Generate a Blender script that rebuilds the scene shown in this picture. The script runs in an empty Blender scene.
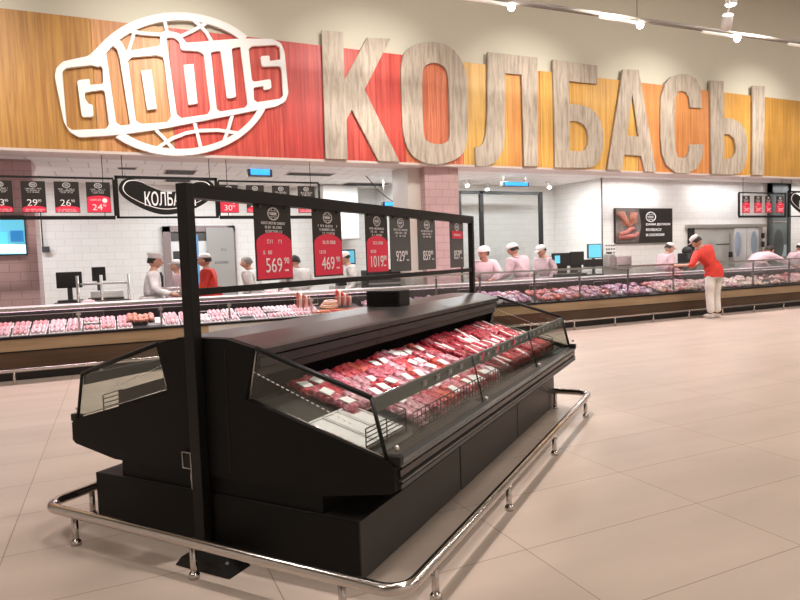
import bpy, bmesh, math, random
from mathutils import Vector, Matrix, Quaternion
random.seed(7)
SC = bpy.context.scene
COL = SC.collection
PI = math.pi
# ------------------------------------------------------------------ camera
F = 622.6245; PIT = .0653; ROL = -.0335; YAW = .4283; TH = .9094; HC = 1.5
cy, sy = math.cos(YAW), math.sin(YAW)
FW = Vector((sy*math.cos(PIT), cy*math.cos(PIT), -math.sin(PIT)))
r0 = Vector((cy, -sy, 0)); u0 = r0.cross(FW)
RT = r0*math.cos(ROL)+u0*math.sin(ROL); UP = -r0*math.sin(ROL)+u0*math.cos(ROL)
CAM = Vector((0, 0, HC))
GD = Vector((math.sin(TH), math.cos(TH), 0)); SD = Vector((math.cos(TH), -math.sin(TH), 0))
GO = Vector((.394, 3.3433, 0))
def ray(x, y): return FW+RT*((x-400)/F)-UP*((y-300)/F)
def atY(x, y, Y):
    d = ray(x, y); return CAM+d*(Y/d.y)
def atZ(x, y, z):
    d = ray(x, y); return CAM+d*((z-HC)/d.z)
def XY(x, Y): return atY(x, 262, Y).x
cam = bpy.data.cameras.new('camera'); co = bpy.data.objects.new('camera', cam); COL.objects.link(co)
M3 = Matrix((RT, UP, -FW)).transposed()
co.matrix_world = Matrix.Translation(CAM) @ M3.to_4x4()
cam.sensor_width = 36; cam.lens = F/800*36; cam.clip_end = 200
SC.camera = co
# ------------------------------------------------------------------ materials
MATS = {}
def mat(name, col=(.8, .8, .8), rough=.5, metal=0, emit=0, ecol=None, coat=0, spec=.5, noise=None, bump=None):
    """noise=(scale, amount, (sx,sy,sz)) brightness variation; bump=(scale, strength)"""
    if name in MATS: return MATS[name]
    m = bpy.data.materials.new(name); m.use_nodes = True; nt = m.node_tree; b = nt.nodes['Principled BSDF']
    b.inputs['Base Color'].default_value = (*col, 1); b.inputs['Roughness'].default_value = rough
    b.inputs['Metallic'].default_value = metal; b.inputs['Specular IOR Level'].default_value = spec
    b.inputs['Coat Weight'].default_value = coat
    if emit:
        b.inputs['Emission Color'].default_value = (*(ecol or col), 1); b.inputs['Emission Strength'].default_value = emit
    if noise:
        tc = nt.nodes.new('ShaderNodeTexCoord'); mp = nt.nodes.new('ShaderNodeMapping'); mp.inputs['Scale'].default_value = noise[2]
        n = nt.nodes.new('ShaderNodeTexNoise'); n.inputs['Scale'].default_value = noise[0]; n.inputs['Detail'].default_value = 5
        nt.links.new(tc.outputs['Object'], mp.inputs[0]); nt.links.new(mp.outputs[0], n.inputs['Vector'])
        cr = nt.nodes.new('ShaderNodeValToRGB'); a = noise[1]
        c2 = noise[3] if len(noise) > 3 else tuple(min(1, c*(1+a)) for c in col)
        cr.color_ramp.elements[0].position = .32; cr.color_ramp.elements[1].position = .68
        cr.color_ramp.elements[0].color = (*[c*(1-a) for c in col], 1); cr.color_ramp.elements[1].color = (*c2, 1)
        nt.links.new(n.outputs[0], cr.inputs[0]); nt.links.new(cr.outputs[0], b.inputs['Base Color'])
    if bump:
        n2 = nt.nodes.new('ShaderNodeTexNoise'); n2.inputs['Scale'].default_value = bump[0]
        tc2 = nt.nodes.new('ShaderNodeTexCoord'); nt.links.new(tc2.outputs['Object'], n2.inputs['Vector'])
        bp = nt.nodes.new('ShaderNodeBump'); bp.inputs['Strength'].default_value = bump[1]; bp.inputs['Distance'].default_value = .02
        nt.links.new(n2.outputs[0], bp.inputs['Height']); nt.links.new(bp.outputs[0], b.inputs['Normal'])
    MATS[name] = m; return m
def glass(name, col=(1, 1, 1), refl=.08, tint=.9):
    m = bpy.data.materials.new(name); m.use_nodes = True; nt = m.node_tree; nt.nodes.clear()
    o = nt.nodes.new('ShaderNodeOutputMaterial'); mx = nt.nodes.new('ShaderNodeMixShader')
    t = nt.nodes.new('ShaderNodeBsdfTransparent'); t.inputs[0].default_value = (*[c*tint for c in col], 1)
    g = nt.nodes.new('ShaderNodeBsdfGlossy'); g.inputs['Roughness'].default_value = .03
    lw = nt.nodes.new('ShaderNodeLayerWeight'); lw.inputs['Blend'].default_value = .25
    ma = nt.nodes.new('ShaderNodeMath'); ma.operation = 'MULTIPLY_ADD'; ma.inputs[1].default_value = .22 if name == 'case_glass' else .5; ma.inputs[2].default_value = refl
    nt.links.new(lw.outputs['Facing'], ma.inputs[0]); nt.links.new(ma.outputs[0], mx.inputs[0])
    nt.links.new(t.outputs[0], mx.inputs[1]); nt.links.new(g.outputs[0], mx.inputs[2]); nt.links.new(mx.outputs[0], o.inputs[0])
    MATS[name] = m; return m
def brick(name, c1, c2, mortar, w, h, ms=.008, rough=.25, axis='XZ', bumpy=.2):
    m = bpy.data.materials.new(name); m.use_nodes = True; nt = m.node_tree; b = nt.nodes['Principled BSDF']
    tc = nt.nodes.new('ShaderNodeTexCoord'); sp = nt.nodes.new('ShaderNodeSeparateXYZ'); cb = nt.nodes.new('ShaderNodeCombineXYZ')
    nt.links.new(tc.outputs['Object'], sp.inputs[0])
    ad = nt.nodes.new('ShaderNodeMath'); ad.operation = 'ADD'
    nt.links.new(sp.outputs['X'], ad.inputs[0]); nt.links.new(sp.outputs['Y'], ad.inputs[1])
    if axis == 'XZ': nt.links.new(ad.outputs[0], cb.inputs[0]); nt.links.new(sp.outputs['Z'], cb.inputs[1])
    else: nt.links.new(sp.outputs['X'], cb.inputs[0]); nt.links.new(sp.outputs['Y'], cb.inputs[1])
    bt = nt.nodes.new('ShaderNodeTexBrick'); bt.inputs['Scale'].default_value = 1
    bt.inputs['Brick Width'].default_value = w; bt.inputs['Row Height'].default_value = h; bt.inputs['Mortar Size'].default_value = ms
    bt.inputs['Color1'].default_value = (*c1, 1); bt.inputs['Color2'].default_value = (*c2, 1); bt.inputs['Mortar'].default_value = (*mortar, 1)
    nt.links.new(cb.outputs[0], bt.inputs['Vector']); nt.links.new(bt.outputs['Color'], b.inputs['Base Color'])
    b.inputs['Roughness'].default_value = rough
    bp = nt.nodes.new('ShaderNodeBump'); bp.inputs['Strength'].default_value = bumpy; bp.inputs['Distance'].default_value = .01; bp.invert = True
    nt.links.new(bt.outputs['Fac'], bp.inputs['Height']); nt.links.new(bp.outputs[0], b.inputs['Normal'])
    MATS[name] = m; return m
def wood(name, dark, light, rough=.5, grain=9, stretch=.06, contrast=(.3, .7), plank=0):
    m = bpy.data.materials.new(name); m.use_nodes = True; nt = m.node_tree; b = nt.nodes['Principled BSDF']
    tc = nt.nodes.new('ShaderNodeTexCoord'); mp = nt.nodes.new('ShaderNodeMapping')
    mp.inputs['Scale'].default_value = (1, 1, stretch) if not plank else (stretch, 1, 1)
    nt.links.new(tc.outputs['Object'], mp.inputs[0])
    n = nt.nodes.new('ShaderNodeTexNoise'); n.inputs['Scale'].default_value = grain; n.inputs['Detail'].default_value = 8; n.inputs['Roughness'].default_value = .65
    n.inputs['Distortion'].default_value = .4
    nt.links.new(mp.outputs[0], n.inputs['Vector'])
    cr = nt.nodes.new('ShaderNodeValToRGB'); e = cr.color_ramp.elements
    e[0].position, e[1].position = contrast; e[0].color = (*dark, 1); e[1].color = (*light, 1)
    nt.links.new(n.outputs[0], cr.inputs[0])
    n2 = nt.nodes.new('ShaderNodeTexNoise'); n2.inputs['Scale'].default_value = 1.3; nt.links.new(tc.outputs['Object'], n2.inputs['Vector'])
    mx = nt.nodes.new('ShaderNodeMixRGB'); mx.blend_type = 'MULTIPLY'; mx.inputs[0].default_value = .35
    nt.links.new(cr.outputs[0], mx.inputs[1]); nt.links.new(n2.outputs[0], mx.inputs[2]); nt.links.new(mx.outputs[0], b.inputs['Base Color'])
    b.inputs['Roughness'].default_value = rough
    MATS[name] = m; return m

BLACK = mat('black_powder_coat', (.0065, .006, .0052), .5, spec=.18, bump=(220, .05))
BLACK2 = mat('black_satin_steel', (.008, .0072, .0065), .42, spec=.3)
KICK = mat('black_kick', (.01, .009, .008), .5)
HOODM = mat('dark_hood_metal', (.035, .030, .030), .3, spec=.5, noise=(6, .25, (1, 1, 1)))
PLINTH = mat('charcoal_plinth', (.030, .026, .024), .45)
GREY = mat('grey_anodised', (.16, .155, .15), .35, metal=.7)
DGREY = mat('dark_grey_plastic', (.05, .05, .05), .4)
STEEL = mat('stainless_steel', (.62, .60, .58), .28, metal=1)
CHROME = mat('polished_tube_steel', (.60, .56, .53), .16, metal=1)
WHITE = mat('white_paint', (.85, .84, .82), .45)
WPLAST = mat('white_plastic', (.82, .80, .80), .35)
RED = mat('card_red', (.80, .028, .075), .4)
CARDBLK = mat('card_black', (.022, .017, .015), .35)
CARDGRY = mat('card_grey', (.085, .085, .085), .4)
PRINT = mat('white_print', (.9, .88, .88), .5)
SKIN = mat('skin', (.52, .27, .19), .5)
SKIN2 = mat('skin_ruddy', (.50, .22, .15), .5)
HAIRD = mat('dark_hair', (.02, .015, .012), .6)
HAIRG = mat('grey_hair', (.2, .18, .17), .7)
EYE = mat('eye_dark', (.02, .02, .02), .2)
LIP = mat('lips', (.35, .10, .09), .5)
COAT = mat('white_work_coat', (.64, .47, .51), .8, noise=(9, .1, (1, 1, 1)), bump=(14, .5))
COATG = mat('creased_grey_white_coat', (.72, .69, .69), .8, noise=(7, .22, (1, 1, 1)), bump=(12, .7))
REDC = mat('red_shirt', (.66, .045, .03), .75, noise=(6, .15, (1, 1, 1)), bump=(10, .4))
TROUS = mat('cream_trousers', (.76, .71, .66), .8, noise=(8, .1, (1, 1, 1)), bump=(12, .5))
CAPM = mat('white_cap', (.72, .66, .66), .8)
TIE = mat('dark_tie', (.03, .025, .03), .6)
SHOE = mat('cream_shoe', (.6, .55, .5), .5)
GLASS = glass('clear_glass'); GLASSD = glass('case_glass', (.93, .96, .93), .03, .93)
GLASSS = glass('service_glass', (.97, .98, .98), .03, .96)
SCREEN = mat('cyan_screen', (.1, .5, .7), .3, emit=.55, ecol=(.16, .52, .72))
SCREEND = mat('blue_screen_shapes', (.03, .2, .5), .3, emit=.6, ecol=(.03, .25, .6))
UV = mat('blue_lamp_tube', (.05, .5, .9), .3, emit=2.0, ecol=(.03, .27, .85))
LAMPON = mat('lamp_lit', (1, 1, 1), .3, emit=25, ecol=(1, .93, .85))
PINKLED = mat('rosy_led_strip', (1, .8, .9), .3, emit=7, ecol=(1, .72, .82))

# ------------------------------------------------------------------ mesh builder
class MB:
    def __init__(s): s.bm = bmesh.new(); s.mats = []
    def _mi(s, m):
        if m not in s.mats: s.mats.append(m)
        return s.mats.index(m)
    def _fin(s, geom_faces, m, smooth=False):
        i = s._mi(m)
        for f in geom_faces: f.material_index = i; f.smooth = smooth
    def box(s, c, d, m=WHITE, rot=None, bev=0):
        g = bmesh.ops.create_cube(s.bm, size=1)['verts']
        for v in g: v.co = Vector((v.co.x*d[0], v.co.y*d[1], v.co.z*d[2]))
        fs = set(f for v in g for f in v.link_faces)
        if bev:
            es = list(set(e for v in g for e in v.link_edges))
            r = bmesh.ops.bevel(s.bm, geom=es, offset=bev, segments=2, affect='EDGES', profile=.5)
            g = list(set(r['verts']) | set(v for v in g if v.is_valid)); fs = set(f for v in g for f in v.link_faces)
        for v in g:
            if rot is not None: v.co = rot @ v.co
            v.co += Vector(c)
        s._fin(fs, m); return g
    def b2(s, lo, hi, m=WHITE, bev=0):
        lo, hi = Vector(lo), Vector(hi); return s.box((lo+hi)/2, tuple(abs(a) for a in (hi-lo)), m, bev=bev)
    def faces(s, vs, fs, m, smooth=False):
        bv = [s.bm.verts.new(v) for v in vs]; out = []
        for f in fs:
            try: out.append(s.bm.faces.new([bv[i] for i in f]))
            except ValueError: pass
        s._fin(out, m, smooth); return bv
    def prism(s, poly, fn, a, b, m):
        """poly 2d (u,v); fn(u,v,w)->3d; extruded w from a to b"""
        n = len(poly); A = [s.bm.verts.new(fn(u, v, a)) for u, v in poly]; B = [s.bm.verts.new(fn(u, v, b)) for u, v in poly]
        fs = [s.bm.faces.new(A), s.bm.faces.new(B[::-1])]
        for i in range(n): j = (i+1) % n; fs.append(s.bm.faces.new((A[j], A[i], B[i], B[j])))
        s._fin(fs, m)
    def tube(s, pts, r, m, seg=10, closed=False, cap=True):
        pts = [Vector(p) for p in pts]; n = len(pts); rings = []
        rr = r if isinstance(r, (list, tuple)) else [r]*n
        prev = None
        for i, p in enumerate(pts):
            if closed: t = (pts[(i+1) % n]-pts[i-1]).normalized()
            else: t = (pts[min(i+1, n-1)]-pts[max(i-1, 0)]).normalized()
            if prev is None:
                a = Vector((0, 0, 1)) if abs(t.z) < .9 else Vector((1, 0, 0)); x = t.cross(a).normalized()
            else: x = (prev-t*prev.dot(t)).normalized()
            y = t.cross(x); prev = x
            rings.append([s.bm.verts.new(p+(x*math.cos(2*PI*k/seg)+y*math.sin(2*PI*k/seg))*rr[i]) for k in range(seg)])
        fs = []
        for i in range(n if closed else n-1):
            A, B = rings[i], rings[(i+1) % n]
            for k in range(seg): fs.append(s.bm.faces.new((A[k], A[(k+1) % seg], B[(k+1) % seg], B[k])))
        s._fin(fs, m, True)
        if cap and not closed: s._fin([s.bm.faces.new(rings[0][::-1]), s.bm.faces.new(rings[-1])], m)
    def ball(s, c, d, m, sub=2, rot=None):
        g = bmesh.ops.create_icosphere(s.bm, subdivisions=sub, radius=1)['verts']
        for v in g:
            v.co = Vector((v.co.x*d[0], v.co.y*d[1], v.co.z*d[2]))
            if rot is not None: v.co = rot @ v.co
            v.co += Vector(c)
        s._fin(set(f for v in g for f in v.link_faces), m, True); return g
    def cyl(s, c, r, h, m, axis=(0, 0, 1), seg=16):
        c = Vector(c); a = Vector(axis).normalized(); s.tube([c-a*h/2, c+a*h/2], r, m, seg)
    def mesh(s, name):
        bmesh.ops.recalc_face_normals(s.bm, faces=s.bm.faces[:])
        me = bpy.data.meshes.new(name); s.bm.to_mesh(me); s.bm.free()
        for m in s.mats: me.materials.append(m)
        return me
    def build(s, name, parent=None, loc=None):
        o = bpy.data.objects.new(name, s.mesh(name)); COL.objects.link(o)
        if parent: o.parent = parent
        if loc is not None: o.location = loc
        return o
def tag(o, label=None, cat=None, group=None, kind=None):
    if label: o['label'] = label
    if cat: o['category'] = cat
    if group: o['group'] = group
    if kind: o['kind'] = kind
    return o
def empty(name, loc=(0, 0, 0), rz=0, label=None, cat=None, group=None):
    o = bpy.data.objects.new(name, None); COL.objects.link(o); o.location = loc; o.rotation_euler = (0, 0, rz)
    o.empty_display_size = .1
    return tag(o, label, cat, group)
def copy_tree(o, parent=None):
    c = o.copy(); COL.objects.link(c); c.parent = parent
    for ch in KIDS.get(o.name, []):
        copy_tree(ch, c)
    return c
KIDS = {}
def note(root):
    ks = [c for c in bpy.data.objects if c.parent == root]
    KIDS[root.name] = ks
    for k in ks: note(k)
def struct(name, mb): return tag(mb.build(name), kind='structure')
def smooth_closed(pts, n=4):
    out = []; N = len(pts)
    for i in range(N):
        p0, p1, p2, p3 = [Vector(pts[(i+k-1) % N]) for k in range(4)]
        for k in range(n):
            t = k/n
            out.append(.5*((2*p1)+(-p0+p2)*t+(2*p0-5*p1+4*p2-p3)*t*t+(-p0+3*p1-3*p2+p3)*t**3))
    return out
def flat_shape(name, outlines, Y, th, m, bev=.004):
    """outlines in metres (x,z); first is outer, others holes/islands; extruded about plane Y (front) to Y+th."""
    cu = bpy.data.curves.new(name, 'CURVE'); cu.dimensions = '2D'; cu.fill_mode = 'BOTH'; cu.extrude = th/2-bev; cu.bevel_depth = bev; cu.bevel_resolution = 0
    for ol in outlines:
        sp = cu.splines.new('POLY'); sp.points.add(len(ol)-1); sp.use_cyclic_u = True
        for p, q in zip(sp.points, ol): p.co = (q[0], q[1], 0, 1)
    tmp = bpy.data.objects.new('tmp', cu); COL.objects.link(tmp)
    dg = bpy.context.evaluated_depsgraph_get(); me = bpy.data.meshes.new_from_object(tmp.evaluated_get(dg))
    bpy.data.objects.remove(tmp)
    me.transform(Matrix.Translation((0, Y+th/2, 0)) @ Matrix.Rotation(PI/2, 4, 'X'))
    me.materials.clear(); me.materials.append(m); me.name = name
    return me
def obj(name, me, parent=None):
    o = bpy.data.objects.new(name, me); COL.objects.link(o)
    if parent: o.parent = parent
    return o
def text_mesh(body, h, w, m, th=.002):
    """text mesh standing in the XZ plane facing -Y, cap height h, total width w, centred at origin."""
    cu = bpy.data.curves.new('t', 'FONT'); cu.body = body; cu.size = 1; cu.extrude = .01; cu.offset = .012 if len(body) > 5 else -.004
    tmp = bpy.data.objects.new('tmp', cu); COL.objects.link(tmp)
    dg = bpy.context.evaluated_depsgraph_get(); me = bpy.data.meshes.new_from_object(tmp.evaluated_get(dg)); bpy.data.objects.remove(tmp)
    xs = [v.co.x for v in me.vertices]; ys = [v.co.y for v in me.vertices]; zs = [v.co.z for v in me.vertices]
    x0, x1, y0, y1 = min(xs), max(xs), min(ys), max(ys)
    for v in me.vertices:
        x = (v.co.x-(x0+x1)/2)/(x1-x0)*w; y = (v.co.y-(y0+y1)/2)/(y1-y0)*h; z = v.co.z/.01*th/2
        v.co = (x, -z, y)
    me.materials.clear(); me.materials.append(m); return me

# ------------------------------------------------------------------ the hall
def floor_material():
    m = bpy.data.materials.new('floor_tile'); m.use_nodes = True; nt = m.node_tree; b = nt.nodes['Principled BSDF']
    tc = nt.nodes.new('ShaderNodeTexCoord'); mp = nt.nodes.new('ShaderNodeMapping'); mp.inputs['Location'].default_value = (.62, -3.80+.62*10, 0)
    nt.links.new(tc.outputs['Object'], mp.inputs[0])
    bt = nt.nodes.new('ShaderNodeTexBrick'); bt.offset = 0; bt.inputs['Scale'].default_value = 1; bt.inputs['Brick Width'].default_value = 1.225; bt.inputs['Row Height'].default_value = .62
    bt.inputs['Mortar Size'].default_value = .0032; bt.inputs['Mortar Smooth'].default_value = .1
    bt.inputs['Color1'].default_value = (.585, .48, .40, 1); bt.inputs['Color2'].default_value = (.555, .452, .378, 1); bt.inputs['Mortar'].default_value = (.32, .24, .19, 1)
    nt.links.new(mp.outputs[0], bt.inputs['Vector'])
    n = nt.nodes.new('ShaderNodeTexNoise'); n.inputs['Scale'].default_value = 1.6; n.inputs['Detail'].default_value = 7
    mp2 = nt.nodes.new('ShaderNodeMapping'); mp2.inputs['Scale'].default_value = (.5, 1.6, 1); mp2.inputs['Rotation'].default_value = (0, 0, .2)
    nt.links.new(tc.outputs['Object'], mp2.inputs[0]); nt.links.new(mp2.outputs[0], n.inputs['Vector'])
    cr = nt.nodes.new('ShaderNodeValToRGB'); cr.color_ramp.elements[0].position = .3; cr.color_ramp.elements[1].position = .7
    cr.color_ramp.elements[0].color = (.84, .84, .84, 1); cr.color_ramp.elements[1].color = (1, 1, 1, 1)
    nt.links.new(n.outputs[0], cr.inputs[0])
    mx = nt.nodes.new('ShaderNodeMixRGB'); mx.blend_type = 'MULTIPLY'; mx.inputs[0].default_value = 1
    nt.links.new(bt.outputs[0], mx.inputs[1]); nt.links.new(cr.outputs[0], mx.inputs[2]); nt.links.new(mx.outputs[0], b.inputs['Base Color'])
    b.inputs['Roughness'].default_value = .38; b.inputs['Specular IOR Level'].default_value = .45
    return m
FLOORM = floor_material()
WT = brick('white_wall_tile', (.80, .785, .76), (.77, .755, .73), (.66, .645, .62), .32, .155, .005, .3)
PT = brick('pink_column_tile', (.50, .335, .335), (.47, .31, .31), (.35, .225, .22), .30, .15, .006, .35)
CREAM = mat('cream_upper_wall', (.66, .63, .52), .8)
CEILM = mat('hall_ceiling', (.30, .245, .175), .85)
SOFF = mat('soffit_paint', (.62, .52, .48), .7)
SCEIL = brick('service_ceiling_tile', (.78, .75, .73), (.74, .71, .69), (.52, .49, .47), .6, .6, .012, .7, axis='XY')
FT = 3.33  # height of the service ceiling
m = MB(); m.b2((-10, -7, -.1), (26, 17, 0), FLOORM); struct('floor', m)
m = MB(); m.b2((-10, -7, 8.6), (26, 10.98, 8.7), CEILM); struct('ceiling', m)
m = MB(); m.b2((-10, 10.86, FT), (26, 10.98, 8.6), CREAM); struct('wall_back_upper', m)
m = MB(); m.b2((-10.1, -7, 0), (-10, 17, 8.6), WHITE); struct('wall_left', m)
m = MB(); m.b2((26, -7, 0), (26.1, 17, 8.6), WHITE); struct('wall_right', m)
m = MB(); m.b2((-10, -7.1, 0), (26, -7, 8.6), WHITE); struct('wall_front', m)
m = MB(); m.b2((-10, 10.8, FT-.04), (26, 11.35, FT), SOFF); struct('trim_1', m)
m = MB(); m.b2((-10, 11.35, FT), (26, 17, FT+.06), SCEIL); struct('ceiling_service', m)
XC0, XC1 = XY(415, 10.95), XY(460.5, 10.95)
XR = XY(602, 12.0)
m = MB(); m.b2((-10, 15, 0), (XC1, 15.1, FT), WT); struct('wall_back_left', m)
m = MB(); m.b2((XC1, 13.8, 0), (XR, 13.9, FT), WT); m.b2((XC1-.1, 11.9, 0), (XC1, 15, FT), WT); struct('wall_back_middle', m)
m = MB(); m.b2((XR, 12, 0), (26, 12.1, FT), WT); m.b2((XR, 12.1, 0), (XR+.1, 13.9, FT), WT); struct('wall_back_right', m)
XL = XY(38, 11.9)
m = MB(); m.b2((-10, 11.9, 0), (XL, 12.6, FT), PT); struct('wall_column_left', m)
m = MB(); m.b2((XC0+.27, 10.95, 0), (XC1, 11.9, FT), PT); m.b2((XC0, 11.15, 0), (XC0+.27, 11.9, FT), mat('beige_column_panel', (.55, .49, .44), .5)); struct('wall_column_middle', m)

# ---- wood cladding panels on the fascia
PANEL = [(-60, 95, (.40, .17, .035), (.62, .32, .07)), (95, 172, (.50, .20, .06), (.76, .38, .14)), (172, 282, (.50, .035, .025), (.78, .12, .08)),
         (282, 345, (.47, .03, .025), (.72, .07, .055)), (345, 404, (.50, .035, .025), (.78, .11, .08)), (404, 462, (.55, .12, .05), (.85, .27, .13)),
         (462, 507, (.68, .36, .07), (.90, .56, .15)), (507, 540, (.62, .25, .06), (.85, .40, .11)), (540, 575, (.66, .34, .07), (.88, .52, .13)),
         (575, 638, (.70, .36, .07), (.92, .54, .14)), (638, 711, (.66, .24, .06), (.88, .38, .13)), (711, 760, (.68, .33, .06), (.86, .46, .10)),
         (760, 880, (.50, .25, .045), (.72, .38, .08))]
for i, (a, b, dk, lt) in enumerate(PANEL):
    xa, xb = atY(a, 95, 10.8).x if a > -50 else -5.5, atY(b, 95, 10.8).x if b < 850 else 22
    w = wood('fascia_wood_%d' % i, dk, lt, .45, 16+3*(i % 3), .035, (.38, .62))
    m = MB(); m.b2((xa+.003, 10.80+(.006 if i % 2 else 0), FT), (xb-.003, 10.86, 5.325), w); struct('trim_%d' % (i+2), m)

# ---- raised letters
LETW = wood('weathered_oak', (.30, .225, .165), (.66, .57, .47), .65, 15, .12, (.25, .60))
def sc(pts, ox, oy, k): return [(ox+x/k, oy+y/k) for x, y in pts]
A_ = lambda p: sc(p, 300, 20, 4); B_ = lambda p: sc(p, 460, 40, 4.283); C_ = lambda p: sc(p, 600, 50, 4)
def onwall(pts, Y):
    o = []
    for x, y in pts:
        q = atY(x, y, Y); o.append((q.x, q.z))
    return o
def rnd(pts, r=.22, n=3):
    """cut every corner of a polygon with a small curve (fraction of the shorter edge)"""
    out = []; N = len(pts)
    for i in range(N):
        p, a, b = Vector(pts[i]), Vector(pts[i-1]), Vector(pts[(i+1) % N])
        d = min((a-p).length, (b-p).length)*r
        s, e = p+(a-p).normalized()*d, p+(b-p).normalized()*d
        for k in range(n+1):
            t = k/n; out.append(tuple(s*(1-t)**2+p*2*t*(1-t)+e*t*t))
    return out
YL = 10.745
KK = [A_([(88, 42), (172, 48), (178, 245), (268, 72), (360, 75), (258, 278), (398, 567), (315, 563), (208, 358), (186, 398), (190, 557), (103, 553)])]
OO = [A_([tuple(v) for v in smooth_closed([(408, 170), (440, 110), (520, 88), (600, 108), (655, 180), (670, 290), (669, 470), (640, 545), (545, 578), (455, 545), (416, 460), (408, 310)])]),
      A_([tuple(v) for v in smooth_closed([(490, 215), (505, 180), (540, 170), (575, 185), (593, 225), (598, 340), (600, 460), (585, 490), (550, 497), (510, 485), (495, 450), (490, 330)])])]
LL = [B_([(120, 52), (332, 75), (334, 540), (275, 540), (265, 147), (192, 140), (191, 420), (185, 465), (170, 500), (145, 528), (110, 542), (70, 540), (68, 460), (88, 456), (102, 440), (112, 400), (118, 300)])]
BB = [B_([(400, 85), (590, 110), (588, 187), (467, 175), (467, 275), (510, 277), (550, 288), (580, 310), (603, 350), (615, 400), (614, 460), (600, 512), (575, 540), (545, 548), (408, 545)]),
      B_([(470, 348), (500, 346), (530, 360), (545, 385), (551, 415), (549, 450), (537, 470), (512, 478), (470, 474)])]
AA = [C_([(93, 78), (155, 80), (225, 487), (180, 485), (166, 423), (98, 417), (88, 480), (30, 478)]), C_([(131, 165), (157, 346), (108, 343)])]
CC = [C_([(243, 260), (246, 185), (262, 135), (285, 108), (320, 96), (355, 99), (385, 115), (402, 150), (408, 232), (362, 228), (357, 190), (345, 168), (328, 162), (310, 167), (301, 200), (299, 300), (302, 400), (312, 428), (335, 434), (353, 420), (360, 400), (362, 378), (413, 378), (410, 430), (390, 470), (350, 495), (305, 490), (268, 462), (249, 415), (244, 350)])]
YY = [C_([(442, 122), (495, 124), (497, 272), (530, 275), (560, 290), (580, 320), (589, 360), (589, 420), (578, 468), (558, 492), (530, 498), (448, 495), (444, 300)]),
      C_([(497, 335), (520, 338), (538, 355), (545, 385), (543, 412), (530, 430), (510, 438), (497, 436)]), C_([(612, 143), (660, 145), (656, 500), (610, 498)])]
for nm, pl in (('К', KK), ('О', OO), ('Л', LL), ('Б', BB), ('А', AA), ('С', CC), ('Ы', YY)):
    me = flat_shape('wooden_letter', [onwall(p, YL) for p in pl], YL, .06, LETW, .003)
    o = obj('wooden_letter', me)
    tag(o, {'К': 'wooden letter shaped like K, first and largest, on the red panels', 'О': 'round wooden letter O where the red panels end', 'Л': 'square-topped wooden arch letter with a curved left foot, third in the row', 'Б': 'wooden letter with a flat top bar over a round bowl, middle of the row',
            'А': 'pointed wooden letter A with a crossbar on the yellow panel', 'С': 'open round wooden letter C near the right end of the fascia', 'Ы': 'last wooden letter, a low bowl beside a separate upright bar'}[nm], 'letter')

# ---- white cut-out globe logo
P4 = lambda p: sc(p, 50, 5, 3.754); P5 = lambda p: sc(p, 160, 5, 3.75)
plaque = [(54.8, 76), (56.5, 68), (63, 61.5), (88.6, 56), (97, 48), (106, 38.5), (114, 37.5), (121, 41), (125, 49), (127.5, 51), (160, 46), (160.5, 33), (166, 30.5), (180, 33.5), (186, 43), (240, 38.5),
          (272, 39), (281, 43), (284.5, 52), (288.3, 93), (285.5, 101), (277, 106), (160, 129), (116, 135), (79, 137), (70, 132), (64, 122)]
holes = [P4([(45, 250), (60, 235), (180, 222), (198, 235), (200, 297), (150, 300), (148, 278), (102, 283), (120, 420), (163, 418), (160, 375), (145, 372), (130, 350), (130, 327), (205, 316), (222, 450), (210, 465), (82, 470), (62, 455)]),
         P4([(207, 155), (232, 150), (252, 165), (262, 200), (302, 450), (265, 453), (247, 440)]),
         P4([(292, 210), (305, 195), (400, 187), (425, 195), (430, 215), (455, 420), (440, 440), (345, 447), (322, 435)]),
         P5([(22, 122), (50, 120), (72, 135), (80, 168), (145, 172), (165, 185), (190, 390), (180, 410), (80, 425), (62, 410)]),
         P5([(190, 175), (228, 170), (252, 350), (285, 345), (268, 162), (302, 154), (330, 370), (320, 385), (225, 400), (212, 390)]),
         P5([(332, 165), (345, 153), (435, 148), (450, 158), (453, 205), (412, 210), (410, 190), (378, 192), (382, 230), (456, 228), (463, 340), (450, 352), (365, 365), (352, 355), (350, 308), (388, 303), (390, 318), (418, 312), (415, 278), (345, 290)])]
islands = [P4([(343, 247), (380, 243), (400, 388), (365, 393)]), P5([(90, 225), (125, 222), (140, 368), (107, 373)])]
YG = 10.735
logo = empty('globe_logo_sign', (XY(170, YG), YG, 4.0), 0, 'white cut-out globe logo with the rounded word plaque at the left of the wood fascia', 'sign')
def lp(me, name):
    me.transform(Matrix.Translation(-Vector(logo.location))); return obj(name, me, logo)
lp(flat_shape('word_plaque', [onwall(rnd(plaque, .25), YG)]+[onwall(rnd(h, .22), YG) for h in holes]+[onwall(i, YG) for i in islands], YG, .066, WHITE, .004), 'word_plaque')
def arc(cx, cy_, a, b, t0, t1, n): return [(cx+a*math.cos(t0+(t1-t0)*k/n), cy_+b*math.sin(t0+(t1-t0)*k/n)) for k in range(n+1)]
def ring(t0, t1): return arc(178, 84, 93, 71.5, t0, t1, 40)+arc(180, 84.5, 84.5, 64.5, t1, t0, 40)
R_ = math.radians
for t0, t1 in ((R_(196), R_(318)), (R_(18), R_(132))):
    lp(flat_shape('globe_ring', [onwall(ring(t0, t1), YG+.002)], YG+.002, .062, WHITE, .003), 'globe_ring')
def strip(pts, w=1.6):
    L, Rr = [], []
    for i, p in enumerate(pts):
        p = Vector(p); t = (Vector(pts[min(i+1, len(pts)-1)])-Vector(pts[max(i-1, 0)])).normalized(); n = Vector((-t.y, t.x))
        L.append(tuple(p+n*w)); Rr.append(tuple(p-n*w))
    return L+Rr[::-1]
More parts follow.
